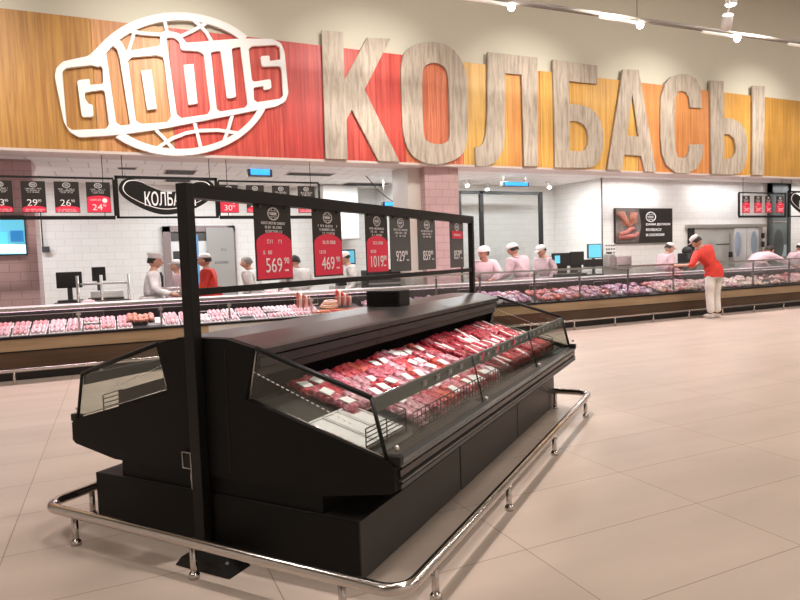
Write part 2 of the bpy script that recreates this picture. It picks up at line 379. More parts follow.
grid = [[(120, 29), (130, 31), (142, 33), (162, 34.5)], [(138.5, 20), (134, 33), (128.5, 52)], [(163.5, 13), (165, 22), (168, 36)], [(181, 36), (192, 31), (201, 26), (212, 19)],
        [(187, 15), (200, 25), (207, 33), (212, 42)], [(157, 148), (173, 138), (186, 133), (200, 130.5), (218, 130), (238, 133)], [(194, 120), (197, 132), (202, 152)], [(233, 113), (229, 127), (223, 144)],
        [(154, 128), (163, 137), (175, 151)]]
for gpl in grid:
    gk = .004+.0015*grid.index(gpl)
    lp(flat_shape('globe_grid_bar', [onwall(strip(gpl), YG+gk)], YG+gk, .062-gk, WHITE, .002), 'globe_grid_bar')

# ------------------------------------------------------------------ island display case (local x along it, -y towards the camera's right)
AZ = math.atan2(GD.y, GD.x); LEN = 3.75
case = empty('island_display_case', GO, AZ, 'black double-sided refrigerated island case on the tiled floor, stocked on its right side', 'display case')
def S(s): return -s   # side coordinate -> local y
def gprism(mb, poly, g0, g1, mt): mb.prism(poly, lambda s, z, g: Vector((g, -s, z)), g0, g1, mt)
# plinths and pedestal
for side in (1, -1):
    for k in range(3):
        a, b = k*1.235+.01, (k+1)*1.235-.0
        m = MB(); m.b2((a, -side*.02, .018), (b-.006, -side*.91, .30), PLINTH, bev=.003)
        if k == 0: m.b2((a-.012, -side*.02, .018), (a-.001, -side*.91, .30), BLACK)
        for xx in (a+.08, b-.1):
            m.cyl((xx, -side*.84, .01), .02, .02, DGREY)
        m.build('plinth_panel', case)
m = MB(); m.b2((.02, -.70, .30), (3.68, .70, .50), BLACK); m.build('pedestal', case)
prof = [(1.09, .46), (1.108, .475), (1.105, .58), (1.065, .61), (.27, .825), (.345, 1.085), (.16, 1.127), (-.16, 1.127), (-.345, 1.085), (-.27, .825), (-1.065, .61), (-1.105, .58), (-1.108, .475), (-1.08, .455), (-.74, .40), (.74, .40)]
for g0, g1 in ((0, .035), (3.68, 3.715)):
    m = MB(); gprism(m, prof, g0, g1, BLACK); m.build('end_panel', case)
# seams on the near end panel and a socket plate
m = MB(); m.b2((-.003, -.15, .43), (0, -.153, 1.08), KICK); m.build('panel_seam', case)
# socket with cable
sk = MB(); sk.b2((-.02, .10, .42), (0, .17, .52), BLACK2, bev=.004); so = sk.build('socket_box', case)
m = MB(); fr = [(-.024, y, z) for y, z in ((.105, .43), (.165, .43), (.165, .515), (.105, .515))]; m.tube(fr, .004, STEEL, 6, closed=True); m.build('socket_rim', so)
m = MB(); m.tube([(-.02, .10, .45), (-.04, .09, .40), (-.04, .085, .33)], .005, STEEL, 6); m.build('cable', so)
# inner tub, both sides
for side in (1, -1):
    tub = [(1.09, .46), (1.105, .58), (1.065, .60), (1.0, .60), (.96, .575), (.30, .76), (.24, .80), (.24, .46)]
    tub = [(s*side, z) for s, z in tub]
    m = MB(); gprism(m, tub, .035, 3.68, mat('dark_tub', (.018, .017, .016), .45)); m.build('tub', case)
    # nose with horizontal mouldings
    m = MB()
    for z, dz, dx, mt in ((.475, .022, .014, DGREY), (.505, .01, .018, GREY), (.53, .03, .010, HOODM), (.575, .012, .018, GREY)):
        m.b2((.035, -side*1.095, z), (3.69, -side*(1.108+dx), z+dz), mt)
    m.build('bumper', case)
    m = MB()
    for k in range(7):
        s = .965-.03*k; m.b2((.04, -side*s, .585+.0095*k), (3.68, -side*(s-.012), .598+.0095*k), GREY)
    m.build('deck_grille', case)
    deck = [(.98, .60), (.28, .79), (.28, .77), (.98, .58)]
    for k in range(3):
        m = MB(); gprism(m, [(s*side, z) for s, z in deck], .045+k*1.215, .04+(k+1)*1.215-.01, mat('grey_deck_steel', (.075, .077, .068), .35, metal=.3)); m.build('deck_tray', case)
# back spine + hood
m = MB(); m.b2((.035, -.235, .46), (3.68, .235, 1.08), mat('matt_black_liner', (.004, .0035, .0035), .8, spec=.1)); m.build('spine', case)
for k in range(3):
    a, b = .035+k*1.2165, .035+(k+1)*1.2165-.004
    m = MB(); gprism(m, [(.37, 1.045), (.37, 1.078), (.345, 1.087), (.16, 1.129), (-.16, 1.129), (-.345, 1.087), (-.37, 1.078), (-.37, 1.045)], a, b, HOODM); m.build('hood_cover', case)
    m = MB(); gprism(m, [(.350, .985), (.350, 1.032), (-.350, 1.032), (-.350, .985)], a, b, HOODM); gprism(m, [(.325, .935), (.325, .975), (-.325, .975), (-.325, .935)], a, b, mat('hood_lower_lip', (.02, .018, .018), .35)); m.build('hood_lip', case)
# end glass with black frame, perforated line of dots
def e3(g, s, z): return Vector((g, -s, z))
for side in (1, -1):
    for g in (.012, 3.70):
        q = [(.345*side, 1.08), (.29*side, .835), (1.062*side, .615), (.995*side, .878)]
        m = MB(); gprism(m, q, g, g+.006, GLASSD); gl = m.build('end_glass', case)
        m = MB(); w = .014
        m.tube([e3(g, .345*side, 1.085), e3(g, .995*side, .885)], w, BLACK2, 4); m.tube([e3(g, .995*side, .885), e3(g, 1.064*side, .60)], w*.8, BLACK2, 4); m.build('glass_frame', gl)
        m = MB(); m.tube([e3(g, .343*side, 1.075), e3(g, .29*side, .83)], .004, STEEL, 6); m.tube([e3(g, .29*side, .836), e3(g, 1.05*side, .622)], .003, STEEL, 6); m.build('glass_edge', gl)
        m = MB()
        for k in range(20):
            t = k/19; m.box(e3(g-.001, side*(.325+.55*t), .965-.205*t+.0), (.003, .016, .0035), PRINT, rot=Matrix.Rotation(side*.34, 3, 'X'))
        m.build('dotted_line', gl)
    for k, (a, b) in enumerate(((.02, 1.258), (1.262, 2.518), (2.522, 3.70))):
        q = [(1.0*side, .888), (.994*side, .888), (1.060*side, .60), (1.066*side, .60)]
        m = MB(); gprism(m, q, a, b, GLASSD); gl = m.build('front_glass', case)
        m = MB(); gprism(m, [(.998*side, .880), (.982*side, .880), (.990*side, .815), (1.006*side, .815)], a+.004, b-.004, mat('price_rail_grey', (.10, .10, .095), .35)); pr = m.build('price_rail', gl)
        if side == 1:
            for g in [a+.52+.17*j for j in range(5)] if k == 0 else [a+.12+.15*j for j in range(8)]:
                if g < b-.06:
                    m = MB(); m.box(e3(g, 1.0075, .845), (.05, .003, .04), mat('faint_tag', (.2, .2, .19), .5), rot=Matrix.Rotation(.24, 3, 'X')); m.box(e3(g+.01, 1.0095, .843), (.018, .003, .016), mat('tag_mark', (.42, .42, .40), .5), rot=Matrix.Rotation(.24, 3, 'X')); m.build('price_tag', pr)
            if k == 1:
                for g in (1.42, 1.72, 2.1): m = MB(); m.box(e3(g, 1.010, .85), (.035, .003, .058), RED, rot=Matrix.Rotation(.24, 3, 'X')); m.build('red_shelf_tag', pr)
        if k < 2:
            m = MB(); m.tube([e3(b+.002, 1.0*side, .885), e3(b+.002, 1.072*side, .56)], .005, BLACK2, 6); m.ball(e3(b+.002, 1.085*side, .62), (.014, .014, .014), STEEL); m.build('glass_clamp', case)
    for g in (.03, 3.69):
        m = MB(); m.b2((g-.02, -side*1.06, .585), (g+.02, -side*1.13, .63), BLACK2, bev=.006); m.ball(e3(g+.01, 1.10*side, .66), (.013, .013, .013), STEEL); m.build('corner_clamp', case)
# wire dividers (deck follows its slope)
def dz(s): return .60+(.98-s)/.70*.19
def wire_divider(g, side, s0, s1, hgt, n=5):
    m = MB()
    for k in range(n+1):
        f = k/n; m.tube([e3(g, side*s0, dz(s0)+hgt*f+.004), e3(g, side*(s1), dz(s1)+hgt*f+.004)], .003, BLACK2, 5)
    for s in (s0, s1): m.tube([e3(g, side*s, dz(s)), e3(g, side*s, dz(s)+hgt)], .0035, BLACK2, 5)
    m.build('wire_divider', case)
wire_divider(1.93, 1, .97, .70, .12); wire_divider(3.42, 1, .97, .70, .12)
wire_divider(.10, -1, .94, .765, .125); 
m = MB()
for k in range(6): m.tube([e3(.05, .935, .622+.021*k), e3(.455, .935, .622+.021*k)], .003, BLACK2, 5)
for g in (.05, .455, .25): m.tube([e3(g, .935, .61), e3(g, .935, .728)], .0035, BLACK2, 5)
m.tube([e3(.455, .935, .728), e3(.455, .62, .80)], .003, BLACK2, 5)
m.build('wire_divider', case)
# long wire fence in front of the meat
m = MB()
for f in (0, .035, .07, .105): m.tube([e3(.46, .975, .605+f), e3(3.42, .975, .605+f)], .003, BLACK2, 5)
for k in range(60): m.tube([e3(.46+k*.0503, .975, .60), e3(.46+k*.0503, .975, .712)], .0025, BLACK2, 4)
m.build('wire_basket_front', case)
# dark bin behind the left glass
m = MB(); m.prism([(-.30, .80), (-.30, .905), (-.735, .79), (-.74, .67)], lambda s, z, g: Vector((g, -s, z)), .05, .5, BLACK2); m.build('side_bin', case)

# white trays in the near corner of the case
def in_case(name, mb_or_me, g, s, z, tilt=0, rz=0):
    me = mb_or_me.mesh(name) if isinstance(mb_or_me, MB) else mb_or_me
    o = obj(name, me); o.matrix_world = Matrix.Translation(GO) @ Matrix.Rotation(AZ, 4, 'Z') @ Matrix.Translation((g, -s, z)) @ Matrix.Rotation(tilt, 4, 'X') @ Matrix.Rotation(rz, 4, 'Z'); return o
TILT = math.atan2(.19, .70)
for (g, s, l) in ((.10, .77, 'narrow white plastic tray nearest the end glass of the island case'), (.235, .77, 'narrow white plastic tray, middle one of three in the near case corner'), (.37, .77, 'narrow white plastic tray next to the nearest packs of the island case')):
    m = MB(); m.box((0, 0, 0), (.128, .33, .012), WPLAST, bev=.004)
    for a, b, c, d in ((-.062, -.165, .062, -.155), (-.062, .155, .062, .165), (-.064, -.165, -.056, .165), (.056, -.165, .064, .165)): m.b2((a, b, .0), (c, d, .014), WPLAST)
    o = in_case('plastic_tray', m, g, s, dz(s)+.016, TILT); tag(o, l, 'tray')

# meat packs
def pack_mesh(kind):
    rs = random.Random(kind)
    fat = (.62, .30, .32) if kind[0] == 'p' else None
    base = {'pinkA': (.66, .045, .10), 'pinkB': (.75, .17, .25), 'redA': (.62, .02, .035), 'orange': (.85, .07, .06), 'darkA': (.30, .006, .018), 'darkB': (.40, .012, .03), 'darkC': (.52, .03, .06)}[kind]
    c2 = {'pinkA': (.95, .38, .50), 'pinkB': (1, .66, .74), 'redA': (.90, .14, .17), 'orange': (.95, .24, .18), 'darkA': (.55, .03, .06), 'darkB': (.68, .07, .11), 'darkC': (.88, .26, .33)}[kind]
    mt = mat('meat_'+kind, base, .22, coat=.6, noise=(34, .3, (1, 1, 1), c2), bump=(60, 1))
    m = MB(); dark = kind.startswith('dark')
    g = m.box((0, 0, .026), (.070, .165, .046), mt, bev=.016)
    bmesh.ops.subdivide_edges(m.bm, edges=list(set(e for f in m.bm.faces for e in f.edges)), cuts=2, use_grid_fill=True)
    for v in m.bm.verts:
        v.co += Vector((math.sin(v.co.y*70+v.co.z*40), math.sin(v.co.x*90), math.sin(v.co.y*55+v.co.x*60+rs.random()))) * .0035
    for f in m.bm.faces: f.smooth = True
    for s_ in (-1, 1): m.box((0, s_*.088, .012), (.062, .022, .004), mt, Matrix.Rotation(s_*.4, 3, 'X'))
    me = m.mesh('meat_pack')
    l = MB(); w_, l0, l1 = (.012, -.07, .07) if kind in ('darkA', 'darkB') else (.030, -.055, .02)
    l.b2((-w_, l0, .048), (w_, l1, .0535), PRINT); 
    return me, l.mesh('label')
PK = {k: pack_mesh(k) for k in ('pinkA', 'pinkB', 'redA', 'orange', 'darkA', 'darkB', 'darkC')}
BASEM = Matrix.Translation(GO) @ Matrix.Rotation(AZ, 4, 'Z')
ROWN = ['row nearest the front glass', 'second row from the front glass', 'third row from the front glass', 'row against the dark back']
def put_pack(kind, g, s, z, rz, lab, grp, labelled=True, ty=0):
    o = obj('meat_pack', PK[kind][0])
    o.matrix_world = BASEM @ Matrix.Translation((g, -s, z)) @ Matrix.Rotation(TILT+ty, 4, 'X') @ Matrix.Rotation(rz, 4, 'Z') @ Matrix.Diagonal((random.uniform(1.02, 1.3), random.uniform(.9, 1.06), random.uniform(.9, 1.25), 1))
    tag(o, lab, 'meat pack', grp)
    if labelled: obj('pack_label', PK[kind][1], o)
ROWN = ['row nearest the front glass', 'second row from the front glass', 'middle row', 'second row from the back', 'row against the dark back']
for col in range(-2, 15):
    for row in range(5):
        if col < 0 and row < 2: continue
        g = .58+col*.094+random.uniform(-.008, .008); s = .875-row*.135+random.uniform(-.012, .012)
        kind = random.choice(['pinkA', 'pinkB', 'redA', 'orange', 'pinkA', 'pinkB', 'darkC', 'redA']); white = random.random() < .42
        put_pack(kind, g, s, dz(s)+.006+random.uniform(0, .016), random.uniform(-.28, .28), 'pink and red meat pack, near block of the island, '+ROWN[row], 'pink and red meat packs, near block, '+ROWN[row], white, random.uniform(0, .2))
for col in range(16):
    for row in range(5):
        g = 2.01+col*.094+random.uniform(-.008, .008); s = .875-row*.135+random.uniform(-.012, .012)
        kind = random.choice(['darkA', 'darkB', 'darkC', 'darkB', 'redA', 'darkA']); white = random.random() < .25
        put_pack(kind, g, s, dz(s)+.014+random.uniform(0, .018), random.uniform(-.2, .2), 'dark red meat pack, far block of the island, '+ROWN[row], 'dark red meat packs, far block, '+ROWN[row], white, random.uniform(0, .2))

# black box on the hood
pA, pB = atZ(392, 303.5, 1.13), atZ(423, 305, 1.13)
def g2l(p): d = p-GO; return d.dot(GD), d.dot(SD)
ga, sa = g2l(pA); gb, sb = g2l(pB)
m = MB(); m.b2((-.09, -.15, 0), (.09, .15, .125), BLACK2, bev=.005); m.b2((-.092, -.13, .015), (-.088, .13, .11), BLACK)
bx = in_case('black_box', m, gb-.09, (sb-.15) if False else 0.0, 1.13, 0)
tag(bx, 'small black box standing on top of the island case hood beyond its middle', 'box')

# ------------------------------------------------------------------ frame that carries the price cards
fr = empty('sign_frame', GO, AZ, 'tall black steel portal frame rising over the island case with price cards hung in it', 'frame')
m = MB(); m.b2((-.056, .002, .012), (.0, .070, 1.92), BLACK2, bev=.003); m.build('post', fr)
m = MB(); m.b2((3.742, -.08, .012), (3.795, -.03, 1.92), BLACK2, bev=.003); m.build('post', fr)
m = MB(); m.prism([(-.057, .004), (3.794, -.079), (3.794, -.031), (-.057, .069)], lambda a, b, z: Vector((a, b, z)), 1.848, 1.921, BLACK2); m.build('top_beam', fr)
m = MB(); m.prism([(-.01, .018), (3.75, -.068), (3.75, -.043), (-.01, .043)], lambda a, b, z: Vector((a, b, z)), 1.348, 1.384, BLACK2); m.build('lower_bar', fr)
for g, sg in ((-.035, -1), (3.77, 1)):
    m = MB(); m.prism([(-.30, 0), (-.23, .055), (.01, .055), (.06, 0)], lambda a, z, w: Vector((w, a, z)), g+sg*.02, g+sg*.17, BLACK2)
    m.cyl((g+sg*.12, -.24, .045), .010, .012, STEEL, seg=8)
    m.build('foot_plate', fr)

def squiggle(mb, x0, x1, z, h, seed, mt=PRINT, y=-.004, gap=.35):
    rs = random.Random(seed); x = x0
    while x < x1:
        w = h*rs.uniform(.4, .75)
        if rs.random() > .12:
            mb.b2((x, y, z-h/2), (x+h*.16, y+.002, z+h/2), mt)
            if rs.random() < .6: mb.b2((x, y, z+h*.32), (x+w, y+.002, z+h/2), mt)
            if rs.random() < .6: mb.b2((x, y, z-h/2), (x+w, y+.002, z-h*.33), mt)
            if rs.random() < .5: mb.b2((x+w-h*.16, y, z-h/2), (x+w, y+.002, z+h/2), mt)
        x += w+h*gap
def logo_mark(mb, cx, cz, w, y=-.004, mt=PRINT):
    pts = [(cx+w/2*math.cos(a), y, cz+w*.36*math.sin(a)) for a in [2*PI*k/18 for k in range(18)]]
    mb.tube(pts, w*.035, mt, 4, closed=True)
    squiggle(mb, cx-w*.40, cx+w*.34, cz, w*.17, 'logo', mt, y-.001, .2)
    for q in (-.18, .18): mb.b2((cx-w*.42, y, cz+w*q-w*.012), (cx+w*.42, y+.001, cz+w*q+w*.012), mt)
    for q in (-.15, .15): mb.b2((cx+w*q-w*.012, y, cz+w*.18), (cx+w*q+w*.012, y+.001, cz+w*.34), mt); mb.b2((cx+w*q-w*.012, y, cz-w*.34), (cx+w*q+w*.012, y+.001, cz-w*.18), mt)
def price_card(w, h, style, price, cents, label, group=None, mini=False):
    r = empty('price_card', (0, 0, 0), 0, label, 'price card', group)
    bgm = CARDGRY if style == 'grey' else CARDBLK
    m = MB(); m.b2((-w/2, -.002, -h/2), (w/2, .004, h/2), bgm); m.build('card_panel', r)
    if style in ('red', 'band', 'half'):
        fz = {'red': .04, 'band': -.34, 'half': .0}[style]*h
        m = MB(); b = (-h/2+.01)
        rise = {'red': .10, 'band': .06, 'half': .06}[style]*h
        pts = [(-w/2+.006, b), (w/2-.006, b), (w/2-.006, fz-rise*.5)]+[(w/2*.97*math.cos(a), fz-rise*.5+rise*1.5*math.sin(a)) for a in [PI*k/14 for k in range(1, 14)]]+[(-w/2+.006, fz-rise*.5)]
        m.prism(pts, lambda a, z, q: Vector((a, q, z)), -.0045, -.0022, RED); m.build('red_badge', r)
    m = MB(); logo_mark(m, 0, h*.385, w*.30); m.build('emblem', r); m = MB()
    for i, q in enumerate((.26, .205, .15)): squiggle(m, -w*(.33-.05*i), w*(.33-.05*i), h*q, h*.035, price+str(i))
    if style == 'red':
        squiggle(m, -w*.2, w*.22, h*.015, h*.05, 'b'+price, y=-.007); squiggle(m, -w*.32, -w*.12, -h*.13, h*.05, 'c'+price, y=-.007)
    if style == 'band': squiggle(m, -w*.4, w*.4, -h*.40, h*.04, 'c'+price, y=-.007); squiggle(m, -w*.38, w*.36, -h*.455, h*.035, 'd'+price, y=-.007)
    if style == 'half': squiggle(m, -w*.35, w*.1, -h*.08, h*.05, 'e'+price, y=-.007); m.cyl((w*.25, -.006, -h*.10), w*.11, .003, PRINT, (0, 1, 0), 12)
    m.build('lettering', r)
    pz = {'red': -.30, 'grey': -.22, 'band': -.18, 'half': -.32}[style]*h; ph = (.19 if style != 'band' else .2)*h
    pw = w*(.44 if len(price) < 4 else .56) if style == 'red' else w*.42
    o = obj('price_digits', text_mesh(price, ph, pw, PRINT), r); o.location = (-w*.05 if style == 'red' else -w*.07, -.0075, pz)
    o = obj('price_cents', text_mesh(cents, ph*.42, w*.14, PRINT), r); o.location = (w*(.31 if style == 'red' else .23), -.0075, pz+ph*.3)
    if style in ('red', 'grey'):
        m = MB(); m.b2((w*.25, -.007, pz-ph*.45), (w*.36, -.005, pz-ph*.35), PRINT); m.build('price_unit', r)
    return r
for (g0, g1), st, pr, lab in (((.45, .80), 'red', '569', 'largest black and red price card reading 569, nearest the frame post'),
                              ((1.01, 1.36), 'red', '469', 'black and red price card reading 469, second from the near frame post'),
                              ((1.665, 2.01), 'red', '1019', 'black and red price card reading 1019, right of a till monitor'),
                              ((2.035, 2.40), 'grey', '929', 'dark grey price card reading 929 above the black cabinet'),
                              ((2.525, 2.89), 'grey', '859', 'dark grey hanging price card reading 859 in front of the beige column side'),
                              ((3.205, 3.545), 'grey', '859', 'dark grey hanging price card with a small red label, farthest in the portal frame')):
    c = price_card((g1-g0)*.95, .45, st, pr, '90', lab)
    c.matrix_world = BASEM @ Matrix.Translation(((g0+g1)/2+.012, .030-.0235*(g0+g1)/2, 1.625)) @ Matrix.Rotation(-.0235, 4, 'Z')
    if g0 > 3:
        m = MB(); m.b2((-.13, -.008, .06), (.13, -.005, .135), RED); squiggle(m, -.1, .1, .095, .022, 'z', y=-.010); m.build('red_label', c)
    for xx in (-.12, .12):
        m = MB(); m.b2((xx-.012, -.010, .205), (xx+.012, .006, .24), DGREY); m.build('card_clip', c)

# ------------------------------------------------------------------ guard rail round the island
gr = empty('guard_rail', GO, AZ, 'low polished steel bumper rail on short posts around the island case', 'guard rail')
def rrect(x0, x1, y0, y1, r, n=6):
    out = []
    for cx, cyy, a0 in ((x1-r, y1-r, 0), (x0+r, y1-r, PI/2), (x0+r, y0+r, PI), (x1-r, y0+r, 1.5*PI)):
        for k in range(n+1): a = a0+PI/2*k/n; out.append((cx+r*math.cos(a), cyy+r*math.sin(a)))
    return out
G0_, G1_, S0_, S1_, RZ = -.262, 3.615, -1.27, 1.02, .175
m = MB(); m.tube([(x, y, RZ) for x, y in rrect(G0_, G1_, S0_, S1_, .11)], .027, CHROME, 14, closed=True); m.build('rail_tube', gr)
feet = [(-.262, .75), (-.262, -.13), (-.262, -.98), (.04, -1.27), (1.1, -1.27), (2.21, -1.27), (3.39, -1.27), (3.615, -.94), (3.615, -.1), (3.615, .75), (.04, 1.02), (1.1, 1.02), (2.21, 1.02), (3.39, 1.02)]
for x, y in feet:
    m = MB(); m.cyl((x, y, .08), .017, .16, CHROME, seg=12); p = m.build('rail_post', gr)
    m = MB(); m.tube([(x, y, 0), (x, y, .02), (x, y, .03)], [.027, .027, .019], CHROME, 14); m.build('post_collar', p)

# ------------------------------------------------------------------ long meat counters at the back wall
OAK = wood('light_oak_band', (.27, .175, .09), (.42, .29, .165), .45, 8, .08, (.3, .7), plank=1)
BRN = wood('brown_base_panel', (.105, .062, .032), (.17, .105, .058), .5, 8, .08, (.3, .7), plank=1)
GBAND = mat('grey_white_band', (.50, .48, .44), .4)
SHELFM = mat('white_worktop', (.80, .74, .76), .25)
XSPLIT = XY(365, 10.0)
def counter(name, x0, x1, label, tall):
    r = empty(name, ((x0+x1)/2, 10.3, 0), 0, label, 'counter')
    L = Vector(r.location)
    def part(mb, n, p=None):
        o = mb.build(n, p or r)
        if not p: o.location = -L
        return o
    m = MB(); m.b2((x0, 10.02, 0), (x1, 10.8, .20), KICK); part(m, 'kick_plate')
    m = MB(); m.prism([(9.86, .405), (10.0, .17), (10.05, .17), (10.05, .42), (9.86, .42)], lambda y, z, x: Vector((x, y, z)), x0, x1, BRN); part(m, 'base_panel')
    if not tall:
        xg = XY(205, 9.8)
        m = MB(); m.b2((x0, 9.80, .43), (xg, 9.88, .59), OAK); part(m, 'front_band')
        m = MB(); m.b2((xg, 9.80, .43), (x1, 9.88, .59), GBAND); tag(part(m, 'front_band'), 'pale grey front band')
    else:
        m = MB(); m.b2((x0, 9.80, .425), (x1, 9.88, .59), OAK); part(m, 'front_band')
    m = MB(); m.b2((x0, 9.79, .59), (x1, 9.90, .625), BLACK2); m.b2((x0, 9.83, .405), (x1, 9.88, .43), BLACK2); part(m, 'edge_trim')
    m = MB(); m.prism([(9.90, .60), (9.90, .62), (10.55, .72), (10.55, .5)], lambda y, z, x: Vector((x, y, z)), x0, x1, DGREY); part(m, 'display_deck')
    m = MB(); m.b2((x0, 10.55, .3), (x1, 10.66, .945), KICK); part(m, 'back_riser')
    m = MB(); m.b2((x0, 10.46, .945), (x1, 10.95, .985), SHELFM, bev=.004); m.b2((x0, 10.44, .93), (x1, 10.47, .98), STEEL); wt = part(m, 'worktop')
    m = MB(); m.b2((x0, 10.50, .925), (x1, 10.53, .943), PINKLED); part(m, 'lamp_strip')
    gz = .90 if not tall else 1.17
    if tall:
        for ch in [c for c in bpy.data.objects if c.parent == r and c.name.split('.')[0] in ('base_panel', 'front_band', 'edge_trim', 'display_deck')]: ch.location.z -= .05
    posts = [75, 158, 227, 310] if not tall else [436, 480, 534.6, 580, 628.5, 674, 716, 754, 790]
    xs = [XY(p, 9.93) for p in posts]
    if not tall: xs = [xs[0]-1.25*k for k in (3, 2, 1)]+xs
    else: xs = xs+[xs[-1]+1.3*k for k in (1, 2, 3)]
    edges = [x0+.02]+[x for x in xs if x0 < x < x1]+[x1-.02]
    for a, b in zip(edges, edges[1:]):
        if b-a < .05: continue
        m = MB(); m.b2((a+.005, 9.925, .60), (b-.005, 9.931, gz), GLASSS); part(m, 'glass_panel')
    m = MB(); m.b2((x0, 9.915, gz), (x1, 9.94, gz+(.012 if tall else .006)), STEEL)
    if tall: m.b2((x0, 9.90, gz+.012), (x1, 10.22, gz+.022), GLASSS); m.b2((x0, 10.21, gz+.005), (x1, 10.235, gz+.03), STEEL)
    part(m, 'glass_top_rail')
    for x in xs:
        if x0 < x < x1:
            m = MB(); m.b2((x-.014, 9.935, .57 if tall else .62), (x+.014, 9.965, gz+.01), STEEL if not tall else GREY, bev=.003); m.b2((x-.03, 9.92, gz-.04), (x+.03, 9.965, gz-.015), STEEL); part(m, 'glass_post')
    if tall:
        m = MB(); m.b2((x0, 10.36, 1.0), (x1, 10.37, 1.13), GLASSS); part(m, 'rear_glass')
    # little white price frames on the back riser
    m = MB(); x = x0+.4
    while x < x1-.5:
        m.tube([(x, 10.53, .76), (x, 10.53, .87), (x+.42, 10.53, .87), (x+.42, 10.53, .76)], .004, STEEL, 4); m.b2((x, 10.525, .755), (x+.42, 10.53, .77), PRINT); x += 1.7
    part(m, 'price_frame_row')
    return r
counter('meat_counter', -9.5, XSPLIT, 'low self-service meat counter with white ledge, left part of back run', False)
counter('service_counter', XSPLIT+.01, 22, 'glazed service meat counter with high glass front, right part of back run', True)
# handrail in front of the counters
hr = empty('counter_rail', (9.207, 9.66, 0), 0, 'low steel bumper rail running along the floor before the back counters', 'guard rail')
m = MB(); m.tube([(-9.4-9.207, 0, .185), (21-9.207, 0, .185)], .026, CHROME, 10); m.build('rail_tube', hr)
for k in range(-17, 12):
    m = MB(); m.cyl((k*1.05, 0, .09), .018, .17, CHROME, seg=8); m.build('rail_post', hr)

# products: left counter
def dky(y): return .62+(y-9.90)/.65*.10
def pork_tray(kind):
    c = {'pale': (.74, .40, .44), 'rose': (.66, .27, .31), 'redt': (.58, .14, .15), 'white': (.82, .66, .68)}[kind]
    c2 = {'pale': (.92, .72, .76), 'rose': (.88, .58, .62), 'redt': (.85, .45, .46), 'white': (.95, .86, .88)}[kind]
    mt = mat('tray_meat_'+kind, c, .3, coat=.4, noise=(14, .15, (1, 1, 1), c2), bump=(30, .6)); m = MB()
    m.box((0, 0, .012), (.20, .19, .022), WPLAST, bev=.004)
    for k in range(3): m.ball(((k-1)*.062, 0, .035), (.032, .085, .026), mt, 2)
    return m.mesh('meat_tray')
PTR = {k: pork_tray(k) for k in ('pale', 'rose', 'redt', 'white')}
RW = ['front row', 'middle row', 'rear row', 'last row']
x = -1.9; sl = math.atan2(.10, .65)
SEG = [(-9, 'left of the first glass post', ['rose', 'pale', 'redt']), (XY(75, 10), 'between first and second glass posts', ['pale', 'redt', 'rose']),
       (XY(158, 10), 'just left of the frame post', ['pale', 'rose', 'white']), (XY(227, 10), 'right of the frame post', ['pale', 'white', 'pale', 'rose']), (99, '', [])]
while x < XY(318, 10):
    si = max(i for i in range(len(SEG)) if SEG[i][0] <= x)
    k0 = random.choice(SEG[si][2])
    if not (XY(126, 10.1) < x < XY(157, 10.1)):
        for row in range(3):
            if random.random() < .06: continue
            y = 10.01+row*.19; o = obj('meat_tray', PTR[k0 if random.random() < .7 else random.choice(SEG[si][2])])
            o.location = (x+random.uniform(-.008, .008), y, dky(y)+.004+.012*row); o.rotation_euler = (sl+.18, 0, random.uniform(-.05, .05))
            tag(o, 'pale meat tray in the left counter, %s, %s' % (RW[row], SEG[si][1]), 'meat tray', 'pale meat trays, %s, %s' % (RW[row], SEG[si][1]))
    x += .222
ORM = mat('orange_meat', (.70, .22, .13), .35, noise=(20, .2, (1, 1, 1), (.9, .5, .4)), bump=(30, .6))
m = MB(); m.box((0, 0, .012), (.40, .34, .025), DGREY)
for i in range(5):
    for j in range(4): m.ball((-.15+i*.075, -.12+j*.08, .06+.03*random.random()), (.05, .05, .045), ORM, 1)
o = m.build('marinated_meat_tray', None, (XY(137, 10.15), 10.2, dky(10.2)+.012)); o.rotation_euler = (sl, 0, 0); tag(o, 'dark tray heaped with orange marinated meat in the left counter before the black frame post', 'meat tray')
m = MB(); m.b2((-.13, -.2, 0), (.13, .2, .03), WPLAST, bev=.004); m.b2((-.11, -.18, .03), (.11, .18, .055), WPLAST, bev=.004)
o = m.build('white_container', None, (XY(152, 10.1), 10.2, dky(10.0)+.01)); o.rotation_euler = (sl, 0, 0); tag(o, 'white flat container beside the tray of orange marinated meat', 'container')
# packs on the ledge
for px, sx in ((86, .16), (269, .14), (284, .16)):
    m = MB(); m.box((0, 0, .01), (sx*1.3, .16, .02), WPLAST, bev=.004); m.box((0, 0, .035), (sx, .14, .03), mat('ledge_pack_pink', (.75, .36, .42), .3, coat=.5, noise=(15, .1, (1, 1, 1), (.9, .6, .65))), bev=.01); m.box((0, 0, .055), (sx*.5, .07, .012), WPLAST)
    o = m.build('ledge_pack', None, (XY(px, 10.6), 10.62, .985)); tag(o, {86: 'pink wrapped pack alone on the white counter ledge below the steel rack', 269: 'pink wrapped pack on the white ledge, left of a pair', 284: 'pink wrapped pack on the white ledge, right of a pair'}[px], 'pack')
